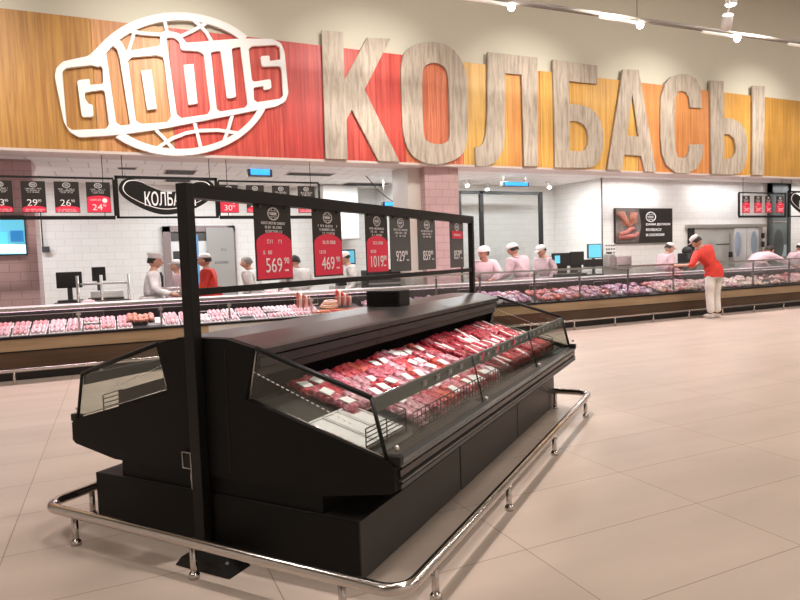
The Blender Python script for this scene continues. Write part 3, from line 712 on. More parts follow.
# sausage ring piles
def sausage_pile(name, px, Y, mt, n, R, label, upright=False, z0=None):
    m = MB(); m.box((0, 0, .01), (R*2.6, R*2.2, .02), DGREY)
    wht = mat('pale_casing', (.85, .62, .55), .3, coat=.3)
    for k in range(n):
        r = R*(1-.09*k); z = .04+.03*k; mm = mt if k % 2 == 0 else wht
        if upright: pts = [(-.02+.05*(k-n/2), r*.3*math.cos(a), .03+r*.9+r*.9*math.sin(a)) for a in [2*PI*i/20 for i in range(20)]]
        else: pts = [(r*math.cos(a)+.01*k, r*.8*math.sin(a), z) for a in [2*PI*i/20 for i in range(20)]]
        m.tube(pts, .016, mm, 8, closed=True)
    o = m.build(name, None, (XY(px, Y), Y, z0 or dky(Y)+.014)); o.rotation_euler = (sl, 0, 0); tag(o, label, 'sausages')
SA1 = mat('sausage_brown', (.42, .10, .05), .3, coat=.3, noise=(20, .3, (1, 1, 1))); SA2 = mat('sausage_tan', (.72, .38, .16), .3, coat=.3, noise=(20, .2, (1, 1, 1))); SA3 = mat('sausage_red', (.62, .07, .05), .3, coat=.3, noise=(20, .3, (1, 1, 1)))
sausage_pile('sausage_coil', 304, 10.35, SA1, 5, .15, 'standing bundle of brown sausage rings in the back counter, behind the glass post', True)
sausage_pile('sausage_coil', 327, 10.25, SA2, 4, .15, 'low coil of tan sausages in the back counter beyond the island hood')
sausage_pile('sausage_coil', 344, 10.3, SA3, 6, .16, 'tall bundle of red sausage rings in the back counter', True)
for px in (314, 322, 333, 340, 351, 358, 363):
    m = MB(); m.box((0, 0, .01), (.19, .16, .018), WPLAST)
    for k in range(4): m.tube([(-.07+.045*k, -.07, .035), (-.068+.045*k, 0, .042), (-.07+.045*k, .07, .035)], .018, SA3 if px % 2 else mat('sausage_orange', (.7, .2, .08), .3, coat=.3), 6)
    o = m.build('sausage_tray', None, (XY(px, 9.98), 9.99, dky(9.99)+.005)); o.rotation_euler = (sl, 0, 0)
    tag(o, 'small white tray of red sausages along the front of the counter beyond the island hood', 'sausages', 'small sausage trays')
# products: service counter, loose joints of meat
def joint(kind):
    c, c2 = {'purple': ((.40, .10, .24), (.72, .45, .62)), 'pink': ((.62, .20, .26), (.88, .58, .64)), 'red': ((.52, .06, .06), (.78, .25, .22)), 'lilac': ((.62, .46, .62), (.90, .80, .90)), 'peach': ((.74, .42, .34), (.92, .74, .66)), 'cream': ((.78, .62, .48), (.93, .84, .74)), 'dark': ((.10, .03, .03), (.3, .12, .1))}[kind]
    mt = mat('joint_'+kind, tuple(v*.75 for v in c), .3, coat=.5, noise=(13, .35, (1, 1, 1), c2), bump=(30, 1)); rs = random.Random(kind); m = MB()
    g = m.ball((0, 0, .045), (.115, .065, .045), mt, 3)
    for v in g: v.co *= 1+.22*math.sin(v.co.x*60+v.co.y*35+rs.random())
    m.ball((.06, .03, .05), (.06, .045, .04), mt, 2)
    return m.mesh('meat_joint')
JT = {k: joint(k) for k in ('purple', 'pink', 'red', 'lilac', 'peach', 'cream', 'dark')}
SEC = [(365, 400, ['pink', 'lilac'], 'pink and lilac'), (400, 534, ['lilac', 'purple', 'pink', 'lilac'], 'lilac and purple'), (534, 560, ['red', 'pink', 'red'], 'bright red'), (560, 578, ['pink', 'red', 'lilac'], 'pink and red'), (578, 612, ['pink', 'purple', 'pink', 'red'], 'deep pink'),
       (612, 652, ['purple', 'lilac', 'purple', 'pink'], 'dark purple'), (652, 700, ['peach', 'pink', 'peach', 'red'], 'peach pink'), (700, 735, ['peach', 'cream', 'pink'], 'pale peach'), (735, 765, ['cream', 'peach', 'cream'], 'cream coloured'), (765, 782, ['dark', 'dark', 'peach'], 'dark'), (782, 830, ['pink', 'red', 'peach'], 'reddish')]
PLC = {'pink and lilac': 'seen past the far frame post', 'lilac and purple': 'beyond the far end of the island case', 'bright red': 'right of the glass post above the island end', 'pink and red': 'below the two clerks in white', 'deep pink': 'below the black scales',
       'dark purple': 'below the wall poster', 'peach pink': 'before the clerk with the dark tie', 'pale peach': 'right behind the customer in red', 'cream coloured': 'before the clerk bending low', 'dark': 'under the reaching arm', 'reddish': 'at the right edge of the view'}
for a, b, ks, cn in SEC:
    xa, xb = XY(a, 10.1), XY(b, 10.1); x = xa+.1
    while x < xb-.06:
        for row in range(4):
            y = 10.0+row*.145+random.uniform(-.015, .015); o = obj('meat_joint', JT[random.choice(ks)]); s = random.uniform(.7, 1.08)
            o.location = (x+random.uniform(-.03, .03), y, dky(y)-.044+.018*row); o.scale = (s, s, s*random.uniform(.9, 1.15)); o.rotation_euler = (sl+random.uniform(-.2, .3), random.uniform(-.25, .25), random.uniform(-1.2, 1.2))
            tag(o, '%s piece of meat, %s, %s' % (cn, RW[row], PLC[cn]), 'meat', 'pieces of meat, %s, %s' % (cn, RW[row]))
        x += .2

# ------------------------------------------------------------------ hanging boards
YB = 10.95
def hang_board(name, x0, x1, z0, z1, label):
    r = empty(name, ((x0+x1)/2, YB, (z0+z1)/2), 0, label, 'sign frame'); L = Vector(r.location); t = .035
    m = MB(); m.b2((x0, YB-.02, z1-t-.02), (x1, YB+.02, z1), BLACK2); m.b2((x0, YB-.02, z0), (x1, YB+.02, z0+t*.8), BLACK2); o = m.build('rails', r); o.location = -L
    for x in (x0, x1):
        m = MB(); m.b2((x-t/2, YB-.02, z0), (x+t/2, YB+.02, z1), BLACK2); o = m.build('side_bar', r); o.location = -L
    for x in (x0+.15, x1-.15):
        m = MB(); m.tube([(x, YB, z1-.01), (x, YB, FT)], .006, BLACK2, 5); o = m.build('hanger_rod', r); o.location = -L
    return r
def zat(px, py): return atY(px, py, YB).z
def xat(px): return atY(px, 197, YB).x
zt, zb = zat(60, 178.5), zat(60, 216)
hang_board('price_board', -4.2, xat(115)-.01, zt, zb, 'black price board frame hanging over the left counter, left of the sausage sign')
hang_board('price_board', xat(218)+.01, xat(319), zt, zb, 'black price board frame hanging right of the sausage sign, behind the portal frame')
hang_board('price_board', xat(739), xat(785.5), zat(760, 193.5), zat(760, 215.5), 'black price board frame with four cards hanging at the right, before the dark doorway')
cd = [(-36, -12, 'band', '32'), (-12, 13, 'band', '33'), (21.5, 46, 'band', '29'), (54.5, 79.5, 'band', '26'), (86.5, 110.5, 'half', '24'), (219.5, 238, 'half', '30'), (246, 264, 'band', '31'), (272, 289.5, 'band', '28'), (297.5, 314.5, 'band', '27')]
for a, b, st, pr in cd[1:]:
    xa, xb = xat(a), xat(b); zc = (zt+zb)/2
    lab = {'33': 'small price card cut by the left edge of the view', '29': 'small price card reading 29 right above the television corner', '26': 'small price card reading 26, third from the left edge of the view', '24': 'small price card with a half red face reading 24, next to the sausage sign', '30': 'small half red price card reading 30, just right of the sausage sign',
           '31': 'second small price card right of the sausage sign, beside the blue lamp', '28': 'third small black price card right of the sausage sign', '27': 'last small black price card at the right end of the board behind the portal frame'}[pr]
    c = price_card(xb-xa, (zt-zb)*.83, st, pr, '90', lab); c.location = ((xa+xb)/2, YB-.022, zc)
for i, (a, b) in enumerate(((741.5, 749), (753.5, 761), (764.5, 770.5), (775.5, 783))):
    xa, xb = xat(a), xat(b); c = price_card(xb-xa, .44, 'red', '24', '90', ['leftmost', 'second', 'third', 'rightmost'][i]+' of the four small red and black cards on the right hanging board'); c.location = ((xa+xb)/2, YB-.022, zat(760, 204.5))
def sausage_sign(x0, x1, z0, z1, txt, label, th1=.055):
    r = empty('sausage_sign', ((x0+x1)/2, YB-.03, (z0+z1)/2), 0, label, 'sign'); w, h = x1-x0, z1-z0
    m = MB(); t = .045
    m.b2((-w/2, -.02, h/2-t), (w/2, .02, h/2), BLACK2); m.b2((-w/2, -.02, -h/2), (w/2, .02, -h/2+t*.7), BLACK2); m.b2((-w/2, -.02, -h/2), (-w/2+t, .02, h/2), BLACK2); m.b2((w/2-t, -.02, -h/2), (w/2, .02, h/2), BLACK2); m.build('frame', r)
    base = [(-.96, .40), (-.90, .74), (-.78, .88), (-.62, .84), (-.40, .58), (-.18, .36), (.02, .28), (.24, .34), (.44, .58), (.62, .84), (.80, .90), (.93, .74), (.97, .42), (.88, .0), (.68, -.36), (.42, -.62), (.12, -.80), (-.16, -.82), (-.45, -.62), (-.72, -.28), (-.90, .06)]
    P = lambda k, kz, dz_=0: [(v.x*w/2*k, v.y*h/2*kz+dz_) for v in smooth_closed(base, 4)]
    me = flat_shape('sausage_panel', [P(.97, .98)], -.012, .02, BLACK2, .001); obj('sausage_panel', me, r)
    me = flat_shape('white_outline', [P(.895, .80, .03*h/.6), P(.877, .765, .03*h/.6)], -.0165, .006, PRINT, .0005); obj('white_outline', me, r)
    if txt:
        o = obj('lettering', text_mesh(txt, h*.34, w*.50, PRINT, .006), r); o.location = (w*.02, -.02, -h*.03)
    for x in (-w/2+.12, w/2-.12):
        m = MB(); m.tube([(x, 0, h/2-.01), (x, 0, FT-r.location.z)], .006, BLACK2, 5); m.build('hanger_rod', r)
    return r
sausage_sign(xat(115.5), xat(217.5), zat(166, 218.5), zat(166, 177), 'КОЛБАСЫ', 'hanging black sausage-shaped sign in a black frame behind the portal frame post')
sausage_sign(xat(787), xat(787)+1.62, zat(790, 217), zat(790, 191), 'КОЛБАСЫ', 'hanging black sausage-shaped sign in a frame cut by the right edge of the view')

# ------------------------------------------------------------------ back room fittings
def loc_thing(name, label, cat, loc, group=None): return empty(name, loc, 0, label, cat, group)
# television on the left column
r = loc_thing('wall_television', 'wall television with a cyan picture on the pink tiled column', 'television', (XY(-10, 11.85), 11.85, 0))
zA, zB = atY(20, 216.5, 11.82).z, atY(20, 254, 11.82).z; xr = XY(26.8, 11.82)
m = MB(); m.b2((-1.1, -.03, zB-.02), (xr-r.location.x+.015, .04, zA+.02), DGREY); m.build('casing', r)
m = MB(); m.b2((-1.08, -.035, zB), (xr-r.location.x, -.03, zA), SCREEN); s_ = m.build('screen', r)
m = MB(); w_ = xr-r.location.x
m.b2((w_-.2, -.038, zB+.2), (w_-.02, -.036, zB+.38), SCREEND); m.b2((w_-.42, -.038, zB+.16), (w_-.24, -.036, zB+.36), mat('screen_mid', (.1, .5, .8), .3, emit=1.2, ecol=(.08, .5, .8)))
m.prism([(w_-1.0, zB+.03), (w_, zB+.01), (w_, zB+.15), (w_-.4, zB+.17)], lambda a, z, q: Vector((a, q, z)), -.038, -.036, mat('screen_light', (.6, .9, 1), .3, emit=2.2, ecol=(.5, .85, 1))); m.build('screen_picture', s_)
# cold room door, left wall
def zY(px, py, Y): return atY(px, py, Y).z
xa, xb = XY(164, 14.95), XY(236, 14.95); zt2 = zY(200, 226, 14.95)
r = tag(empty('door_1', ((xa+xb)/2, 14.93, 0)), kind='structure'); W2 = (xb-xa)/2
FRM = mat('door_frame_metal', (.30, .24, .235), .4, metal=.3)
m = MB(); m.b2((-W2, -.06, 0), (-W2+.16, .06, zt2), FRM); m.b2((W2-.16, -.06, 0), (W2, .06, zt2), FRM); m.b2((-W2, -.06, zt2-.13), (W2, .06, zt2), FRM); m.build('door_frame', r)
m = MB(); m.b2((-W2+.16, .0, 0), (W2-.16, .05, zt2-.13), mat('doorway_light', (.75, .76, .76), .5)); m.b2((-W2+.17, -.01, zt2-.34), (W2-.17, 0, zt2-.14), GREY); m.b2((-W2+.2, -.012, 1.6), (-W2+.34, 0, 1.85), DGREY); m.b2((W2-.95, -.012, 0), (W2-.83, 0, zt2-.2), mat('blue_strip', (.12, .3, .55), .4)); m.build('doorway', r)
m = MB(); m.b2((W2-.66, -.12, .02), (W2-.05, -.07, zt2-.05), mat('cold_door_grey', (.38, .37, .35), .4, metal=.3)); dl = m.build('door_leaf', r)
m = MB(); squiggle(m, W2-.45, W2-.25, zt2-.55, .05, 'q1', DGREY, -.125); squiggle(m, W2-.5, W2-.22, zt2-.85, .05, 'q2', DGREY, -.125); m.build('door_lettering', dl)
m = MB(); m.b2((W2-.62, -.15, 1.0), (W2-.59, -.12, 1.25), DGREY); m.build('door_handle', dl)
# cold room door, right wall
xa, xb = XY(689, 11.95), XY(764, 11.95); zt3 = zY(726, 224.5, 11.95)
r = tag(empty('door_2', ((xa+xb)/2, 11.95, 0)), kind='structure'); W2 = (xb-xa)/2
SS = mat('brushed_steel', (.42, .39, .37), .35, metal=.6)
m = MB(); m.b2((-W2-.1, -.08, zt3-.09), (W2, .04, zt3), SS); m.b2((W2-.32, -.06, 0), (W2-.14, .04, zt3-.08), SS); m.b2((-W2, -.05, 0), (-W2+.16, .04, zt3-.08), KICK); m.build('door_frame', r)
m = MB(); m.b2((-W2+.16, -.03, 0), (.2, .0, zt3-.1), mat('cold_room_dim', (.40, .40, .38), .3)); m.b2((-.5, -.035, 1.6), (.1, -.03, 1.63), DGREY); m.b2((.02, -.05, .3), (.08, -.03, 1.9), SS); m.b2((-.02, -.055, 1.25), (.12, -.04, 1.4), KICK); m.build('doorway', r)
m = MB(); m.b2((.2, -.06, 0), (W2-.32, -.02, zt3-.1), mat('door_white_enamel', (.62, .62, .62), .3)); m.b2((.68, -.064, 0), (.70, -.058, zt3-.1), SS)
for xx in (.32, 1.0):
    m.ball((xx, -.062, 1.62), (.13, .006, .36), mat('door_blue_oval', (.34, .42, .52), .3), 3)
m.build('door_leaf', r)
m = MB(); m.b2((W2-.2, -.09, 1.75), (W2-.1, -.03, 1.9), KICK); m.b2((W2-.2, -.09, 1.5), (W2-.1, -.03, 1.66), KICK); m.build('door_switch', r)
# dark glazed doorway at far right
xa, xb = XY(768, 11.95), XY(789, 11.95)
r = tag(empty('door_3', ((xa+xb)/2, 11.95, 0)), kind='structure'); W2 = (xb-xa)/2
DKG = mat('dark_grey_frame', (.07, .08, .08), .4)
m = MB(); m.b2((-W2, -.05, 0), (-W2+.12, .03, 3.32), DKG); m.b2((W2-.12, -.05, 0), (W2, .03, 3.32), DKG); m.b2((-W2, -.05, 3.0), (W2, .03, 3.32), DKG); m.build('door_frame', r)
m = MB(); m.b2((-W2+.12, -.02, 0), (W2-.12, 0, 3.0), mat('dim_glazing', (.16, .19, .19), .1)); m.ball((-.02, -.025, 1.55), (.24, .01, .45), mat('dim_shape', (.09, .11, .11), .3), 3); m.b2((-.0, -.03, 1.2), (.3, -.02, 1.55), mat('pale_notice', (.42, .5, .52), .4)); m.b2((-W2+.15, -.03, 2.2), (W2-.15, -.02, 2.24), SS); m.build('door_glazing', r)
# glass partition with black frame
xa, xm, xb = XY(461, 12.95), XY(482.5, 12.95), XY(541.5, 12.95); zt4 = zY(510, 191.5, 12.95)
r = tag(empty('window_1', ((xa+xb)/2, 12.95, 0)), kind='structure')
m = MB()
for x, ww in ((xa, .03), (xm, .045), (xb, .045)): m.b2((x-ww-r.location.x, -.04, 0), (x+ww-r.location.x, .04, zt4), KICK)
m.b2((xa-r.location.x, -.04, zt4-.07), (xb-r.location.x, .04, zt4), KICK); m.build('window_frame', r)
m = MB(); m.b2((xa-r.location.x, 0, .9), (xb-r.location.x, .008, zt4-.07), GLASSS); m.build('window_pane', r)
# wall corner strip and pipes
for i, (px, Y, z0_) in enumerate(((602.5, 11.93, .9), (584, 13.7, 1.9))):
    m = MB(); x = XY(px, Y); m.tube([(x, Y, z0_), (x, Y, FT)], .018 if i == 0 else .012, GREY, 6)
    if i: m.box((x, Y-.02, 1.9), (.06, .05, .12), DGREY)
    o = m.build('wall_pipe'); tag(o, ['thin grey pipe down the white wall corner left of the poster', 'thin hanging cord with a switch on the middle white wall'][i], 'pipe')
m = MB(); x = XY(44, 14.9); m.tube([(x, 14.9, 1.9), (x, 14.9, FT)], .014, DGREY, 6); m.box((x+.05, 14.9, 1.95), (.14, .05, .12), DGREY); o = m.build('wall_pipe'); tag(o, 'thin dark cord with a switch on the white wall right of the left column', 'pipe')
# poster
Y = 11.96; x0, x1 = XY(615, Y), XY(672, Y); z1, z0 = zY(643, 208.3, Y), zY(643, 243, Y); W2 = (x1-x0)/2; H2 = (z1-z0)/2
r = loc_thing('wall_poster', 'black wall poster with hands making sausages and a three-line white slogan', 'poster', ((x0+x1)/2, Y, (z0+z1)/2))
m = MB(); m.b2((-W2, -.02, -H2), (W2, .03, H2), CARDBLK); m.build('poster_board', r)
m = MB(); pc = -.12*W2
PH = mat('poster_grey_cloth', (.16, .135, .12), .6, noise=(5, .4, (1, 1, 1))); HS = mat('poster_hand', (.38, .14, .09), .6, noise=(9, .3, (1, 1, 1))); SGM = mat('poster_sausage', (.40, .13, .11), .6)
m.prism([(-W2+.02, -H2+.02), (pc-.1, -H2+.02), (pc, 0), (pc-.08, H2-.02), (-W2+.02, H2-.02)], lambda a, z, q: Vector((a, q, z)), -.023, -.02, PH)
def blob(pts, rr, mt, y=-.026): m.tube([(a, y, b) for a, b in pts], rr, mt, 8)
S_ = W2/1.0
for d in range(4):
    blob([(-.92*W2+.05*d, .75*H2), (-.72*W2+.05*d, .30*H2-.03*d), (-.58*W2+.03*d, -.02*H2), (-.50*W2+.015*d, -.2*H2)], [.055, .038, .024, .014], HS)
    blob([(-.30*W2-.05*d, .75*H2), (-.34*W2-.05*d, .38*H2), (-.44*W2-.03*d, .08*H2), (-.47*W2-.02*d, -.05*H2)], [.05, .035, .022, .013], HS)
blob([(-.88*W2, -.5*H2), (-.65*W2, -.42*H2), (-.5*W2, -.2*H2), (-.35*W2, -.15*H2)], [.06, .07, .06, .03], SGM); blob([(-.9*W2, -.66*H2), (-.6*W2, -.62*H2), (-.35*W2, -.6*H2), (-.24*W2, -.4*H2)], [.06, .07, .06, .04], SGM)
for cx_, cz_ in ((-.68, .22), (-.36, .30)): m.ball((cx_*W2, -.026, cz_*H2), (.11*W2, .012, .22*H2), HS, 2)
m.build('poster_picture', r)
m = MB(); logo_mark(m, .22*W2, .5*H2, .34*W2, y=-.024); m.build('poster_emblem', r)
for i, (t_, w_) in enumerate((('САМИ ДЕЛАЕМ', .86), ('КОЛБАСУ', .55), ('И СОСИСКИ', .64))):
    o = obj('poster_slogan', text_mesh(t_, .15*H2, w_*W2, PRINT, .004), r); o.location = ((.05+w_/2)*W2, -.024, (.06-.3*i)*H2)
# dispenser and hook panel by the poster
m = MB(); x = XY(623, 11.9); m.b2((-.26, -.14, -.02), (.26, .0, .30), STEEL, bev=.02); m.b2((-.2, -.15, .02), (.2, -.14, .08), DGREY); o = m.build('paper_dispenser', None, (x, 11.998, zY(623, 268, 11.9))); tag(o, 'brushed steel paper dispenser on the wall below the poster', 'dispenser')
m = MB(); x = XY(610, 11.9); m.b2((-.12, -.18, 0), (.12, .0, .3), STEEL, bev=.03); m.cyl((0, -.09, .32), .05, .06, DGREY); o = m.build('soap_dispenser', None, (x, 11.998, zY(610, 266, 11.9))); tag(o, 'small steel soap dispenser on the wall left of the paper dispenser', 'dispenser')
m = MB(); x = XY(611, 11.95)
for i in range(4):
    for j in range(3): m.box((-.12+.08*i, 0, -.09+.09*j), (.04, .02, .035), DGREY)
m.b2((-.17, .0, -.14), (.17, .02, .14), WPLAST); o = m.build('wall_notice', None, (x, 11.97, zY(611, 249, 11.95))); tag(o, 'small white notice with rows of dark marks on the wall left below the poster', 'notice')
# scales and tills behind the service counter
def till(px, Y, w, h, d, scr, label, zt_=None, cat='scale'):
    x = XY(px, Y); r = loc_thing('counter_scale', label, cat, (x, Y, .99))
    m = MB(); m.b2((-w/2, -d/2, .0), (w/2, d/2, .07), DGREY, bev=.01); m.b2((-w*.35, -.03, .07), (w*.35, .05, h), KICK, bev=.01); m.b2((-w/2, -.05, h*.45), (w/2, -.02, h), KICK, bev=.008); m.build('body', r)
    if scr:
        m = MB(); m.b2((-w*.36, -.055, h*.58), (w*(-.08 if scr == 1 else .42), -.05, h*.90), SCREEN); m.build('screen', r)
    m = MB(); m.b2((-w*.5, -d*.5-.05, .07), (w*.5, -.06, .085), STEEL); m.build('weighing_plate', r)
    return r
# a back shelf to stand them on
m = MB(); m.b2((-.45, -.25, .93), (1.2, .2, .97), STEEL); 
for a in (-.42, 1.17): m.b2((a-.02, -.02, 0), (a+.02, .02, .93), STEEL)
xs_ = XY(575, 11.5); o = m.build('work_table', None, (xs_, 11.5, 0)); tag(o, 'steel work table behind the service counter under the black scales', 'table')
def tpos(r, z): r.location.z = z
tpos(till(560, 11.45, .52, .55, .3, 1, 'wide black label scale with a small lit screen at the left of the scale row'), .97)
tpos(till(576, 11.45, .40, .57, .3, 0, 'plain black scale seen from behind in the middle of the scale row'), .97)
r = loc_thing('till_monitor', 'till monitor with a bright cyan screen at the right of the scale row', 'monitor', (XY(594, 11.45), 11.45, .97))
m = MB(); m.b2((-.2, -.1, 0), (.2, .15, .03), KICK); m.b2((-.03, 0, .03), (.03, .04, .5), KICK); m.b2((-.26, -.02, .2), (.26, .08, .38), KICK, bev=.01); m.build('stand', r)
m = MB(); m.b2((-.2, -.03, .40), (.2, .02, .74), DGREY, bev=.01); mo = m.build('display', r); m = MB(); m.b2((-.18, -.035, .42), (.18, -.03, .72), SCREEN); m.build('screen', mo)
m = MB(); m.b2((-.17, -.15, 0), (.17, .15, .45), KICK, bev=.02); m.b2((-.14, -.16, .3), (.0, -.15, .42), DGREY); m.ball((0, 0, .5), (.13, .12, .12), KICK); o = m.build('black_scale', None, (XY(687, 11.3), 11.3, .985-.02+.0)); tag(o, 'black rounded machine on the counter left of the customer in red', 'scale')
m = MB(); m.b2((-.4, -.25, 0), (.4, .25, .95), SS); o = m.build('machine_stand', None, (XY(687, 11.3), 11.3, 0)); tag(o, 'steel stand under the black rounded machine behind the counter', 'stand')
# monitor behind card 469, tall white hood
r = loc_thing('till_monitor', 'small monitor with a cyan screen between the 469 and 1019 cards', 'monitor', (XY(346, 13.3), 13.3, 0))
m = MB(); m.b2((-.35, -.2, 0), (.35, .25, .95), SS); m.b2((-.03, -.02, .95), (.03, .03, 1.3), KICK); m.b2((-.22, -.05, .95), (.22, .15, 1.1), KICK); m.build('stand', r)
m = MB(); zc = zY(346, 257, 13.3); m.b2((-.22, -.04, zc-.17), (.22, .02, zc+.17), KICK, bev=.01); m.b2((-.19, -.045, zc-.14), (.19, -.04, zc+.14), SCREEN); m.build('display', r)
m = MB(); x0, x1 = XY(322, 14.5), XY(356, 14.5); z0, z1 = zY(340, 239, 14.5), FT
m.b2((x0, 14.2, z0), (x1, 14.98, z1-.02), mat('white_hood_sheet', (.74, .73, .70), .4), bev=.01); m.b2((x0-.02, 14.18, z0-.03), (x1+.02, 14.98, z0), STEEL); o = m.build('extractor_hood'); tag(o, 'tall white extractor hood on the back wall between the 469 and 1019 cards', 'hood')
# left equipment
def scale_l(px, py0, py1, wpx, Y, label, has_stand=True):
    x = XY(px, Y); z0, z1 = zY(px, py1, Y), zY(px, py0, Y); w = XY(px+wpx/2, Y)-XY(px-wpx/2, Y)
    r = loc_thing('black_monitor', label, 'monitor', (x, Y, 0))
    m = MB(); m.b2((-w/2, -.03, z0), (w/2, .06, z1), KICK, bev=.012); m.build('display', r)
    m = MB(); m.b2((-.04, 0, .93), (.04, .06, z0+.02), DGREY); m.b2((-.2, -.12, .93), (.2, .2, .97), DGREY); m.b2((-.25, -.15, .0), (.25, .2, .93), mat('dim_cabinet', (.22, .17, .165), .5)); m.build('stand', r)
scale_l(68, 272, 288, 26, 12.6, 'wide black monitor seen from behind, right of the left column')
scale_l(98, 267, 281, 14, 12.9, 'narrow black monitor seen from behind over the steel rack')
m = MB(); Y = 12.2; xa, xb = XY(76, Y), XY(127, Y); z1 = zY(100, 283.5, Y)
for x in (xa, (xa*.0+XY(100, Y)), xb): m.tube([(x, Y, 0), (x, Y, z1+.15)], .025, STEEL, 8)
m.tube([(xa, Y, z1), (xb, Y, z1)], .02, STEEL, 8); m.b2((xa, Y-.05, .93), (xb, Y+.35, .96), STEEL); m.b2((xa, Y-.05, .4), (xb, Y+.35, .42), STEEL); m.b2((xb-.62, Y+.0, .99), (xb-.08, Y+.2, 1.12), WPLAST, bev=.02); m.b2((xb-.62, Y, .955), (xb-.08, Y+.2, .99), DGREY)
o = m.build('steel_rack'); tag(o, 'steel tube packing rack behind the left counter beside the clerk', 'rack')
m = MB()
for x, zz in ((0, 1.05), (0, 1.12)): m.tube([(-.35, 0, zz), (.35, 0, zz)], .012, STEEL, 6)
for x in (-.33, .33): m.tube([(x, 0, 0), (x, 0, 1.15)], .015, STEEL, 6)
m.b2((-.35, -.02, .8), (.35, .2, .83), STEEL); o = m.build('steel_trolley', None, (XY(166, 12.0), 12.0, 0)); tag(o, 'small steel trolley between the clerk in white and the portal frame post', 'trolley')
# black things behind the counter beyond the cards
m = MB(); m.b2((-.38, -.15, 0), (.38, .2, 1.30), KICK, bev=.02); m.b2((-.35, -.17, 1.0), (.35, -.15, 1.04), STEEL); o = m.build('black_cabinet', None, (XY(381, 11.8), 11.8, 0)); tag(o, 'black cabinet behind the counter under the 929 card', 'cabinet')
r = loc_thing('wall_arm_lamp', 'black jointed arm hung beside the beige column side', 'arm', (XY(411, 12.5), 12.5, 0))
m = MB(); z1 = zY(411, 210, 12.5); m.tube([(-.1, 0, z1), (-.3, 0, z1-.25), (.0, 0, z1-.6), (-.1, 0, z1-.8)], .03, KICK, 6); m.tube([(-.1, 0, z1), (-.1, 0, FT)], .02, KICK, 6); m.ball((-.1, 0, z1), (.14, .08, .1), mat('mauve_hood', (.3, .24, .25), .5)); m.build('arm', r)

# ceiling fittings of the service room
def vent(px, py, w, d, label):
    p = atZ(px, py, FT); r = loc_thing('ceiling_vent', label, 'vent', (p.x, p.y, FT-.012))
    m = MB(); m.b2((-w/2, -d/2, 0), (w/2, d/2, .012), SOFF); m.build('frame', r)
    m = MB()
    for k in range(8): m.b2((-w/2+.03, -d/2+.02+k*(d-.04)/8, -.004), (w/2-.03, -d/2+.02+(k+.55)*(d-.04)/8, .0), KICK)
    m.build('slats', r)
for px, py, w, d, l in ((180, 172, .6, .6, 'slatted ceiling vent above the sausage sign, nearer one'), (178, 180, .55, .5, 'slatted ceiling vent above the sausage sign, farther one'), (127, 168, .35, .25, 'small slatted vent above the left board'), (310, 174, 1.0, .4, 'wide slatted vent above the right end of the board behind the portal frame'),
                        (365, 184, 1.1, .5, 'wide slatted vent left of the middle column'), (410, 186, .9, .4, 'slatted vent touching the middle column')): vent(px, py, w, d, l)
def downlight(px, py, on, label):
    p = atZ(px, py, FT); r = loc_thing('ceiling_spotlight', label, 'ceiling lamp', (p.x, p.y, FT), 'service ceiling spotlights')
    m = MB(); m.cyl((0, 0, -.012), .09, .024, WHITE, seg=16); m.tube([(0, 0, -.02), (0, -.05, -.14)], .055, WHITE, 12); m.build('housing', r)
    if on: m = MB(); m.cyl((0, -.055, -.152), .046, .012, LAMPON, axis=(0, -.3, -1), seg=12); m.build('bulb', r)
for px, py in ((362, 190), (405, 178), (328, 197), (466, 180), (618, 183), (672, 183.5), (702, 184.5), (733, 185), (757, 186.5), (548, 182), (486, 184)):
    downlight(px, py, True, 'small round white ceiling spotlight over the service area')
for px, py, wpx, l in ((264.5, 170, 24, 'blue glowing insect lamp on the ceiling above the board behind the portal frame'), (395, 204, 20, 'blue glowing insect lamp hanging left of the middle column'), (518, 184, 26, 'blue glowing insect lamp hanging before the glass partition')):
    Y = {264.5: 12.2, 395: 13.0, 518: 12.0}[px]; x = XY(px, Y); w = XY(px+wpx/2, Y)-XY(px-wpx/2, Y); z = zY(px, py, Y)
    r = loc_thing('insect_lamp', l, 'lamp', (x, Y, z)); hh = .13 if px == 264.5 else .05
    m = MB(); m.b2((-w/2, -.0, -hh), (w/2, .14, hh), GREY if px != 395 else DGREY, bev=.01); m.build('housing', r)
    m = MB(); m.b2((-w/2+.05, -.012, -hh*.75), (w/2-.05, .0, hh*.75), UV); m.build('lamp_tube', r)
    m = MB()
    for xx in (-w/2+.06, w/2-.06): m.tube([(xx, .07, hh), (xx, .07, FT-z)], .006, STEEL, 5)
    m.build('hanger', r)
m = MB(); p0, p1 = atZ(366, 176, FT), atY(394, 202, 13.0); m.tube([p0, (p0*.6+p1*.4)+Vector((0, 0, -.06)), (p0*.25+p1*.75)+Vector((0, 0, -.05)), p1], .01, KICK, 6); o = m.build('lamp_cable'); tag(o, 'thin black cable sagging from the ceiling to the hanging blue lamp', 'cable')

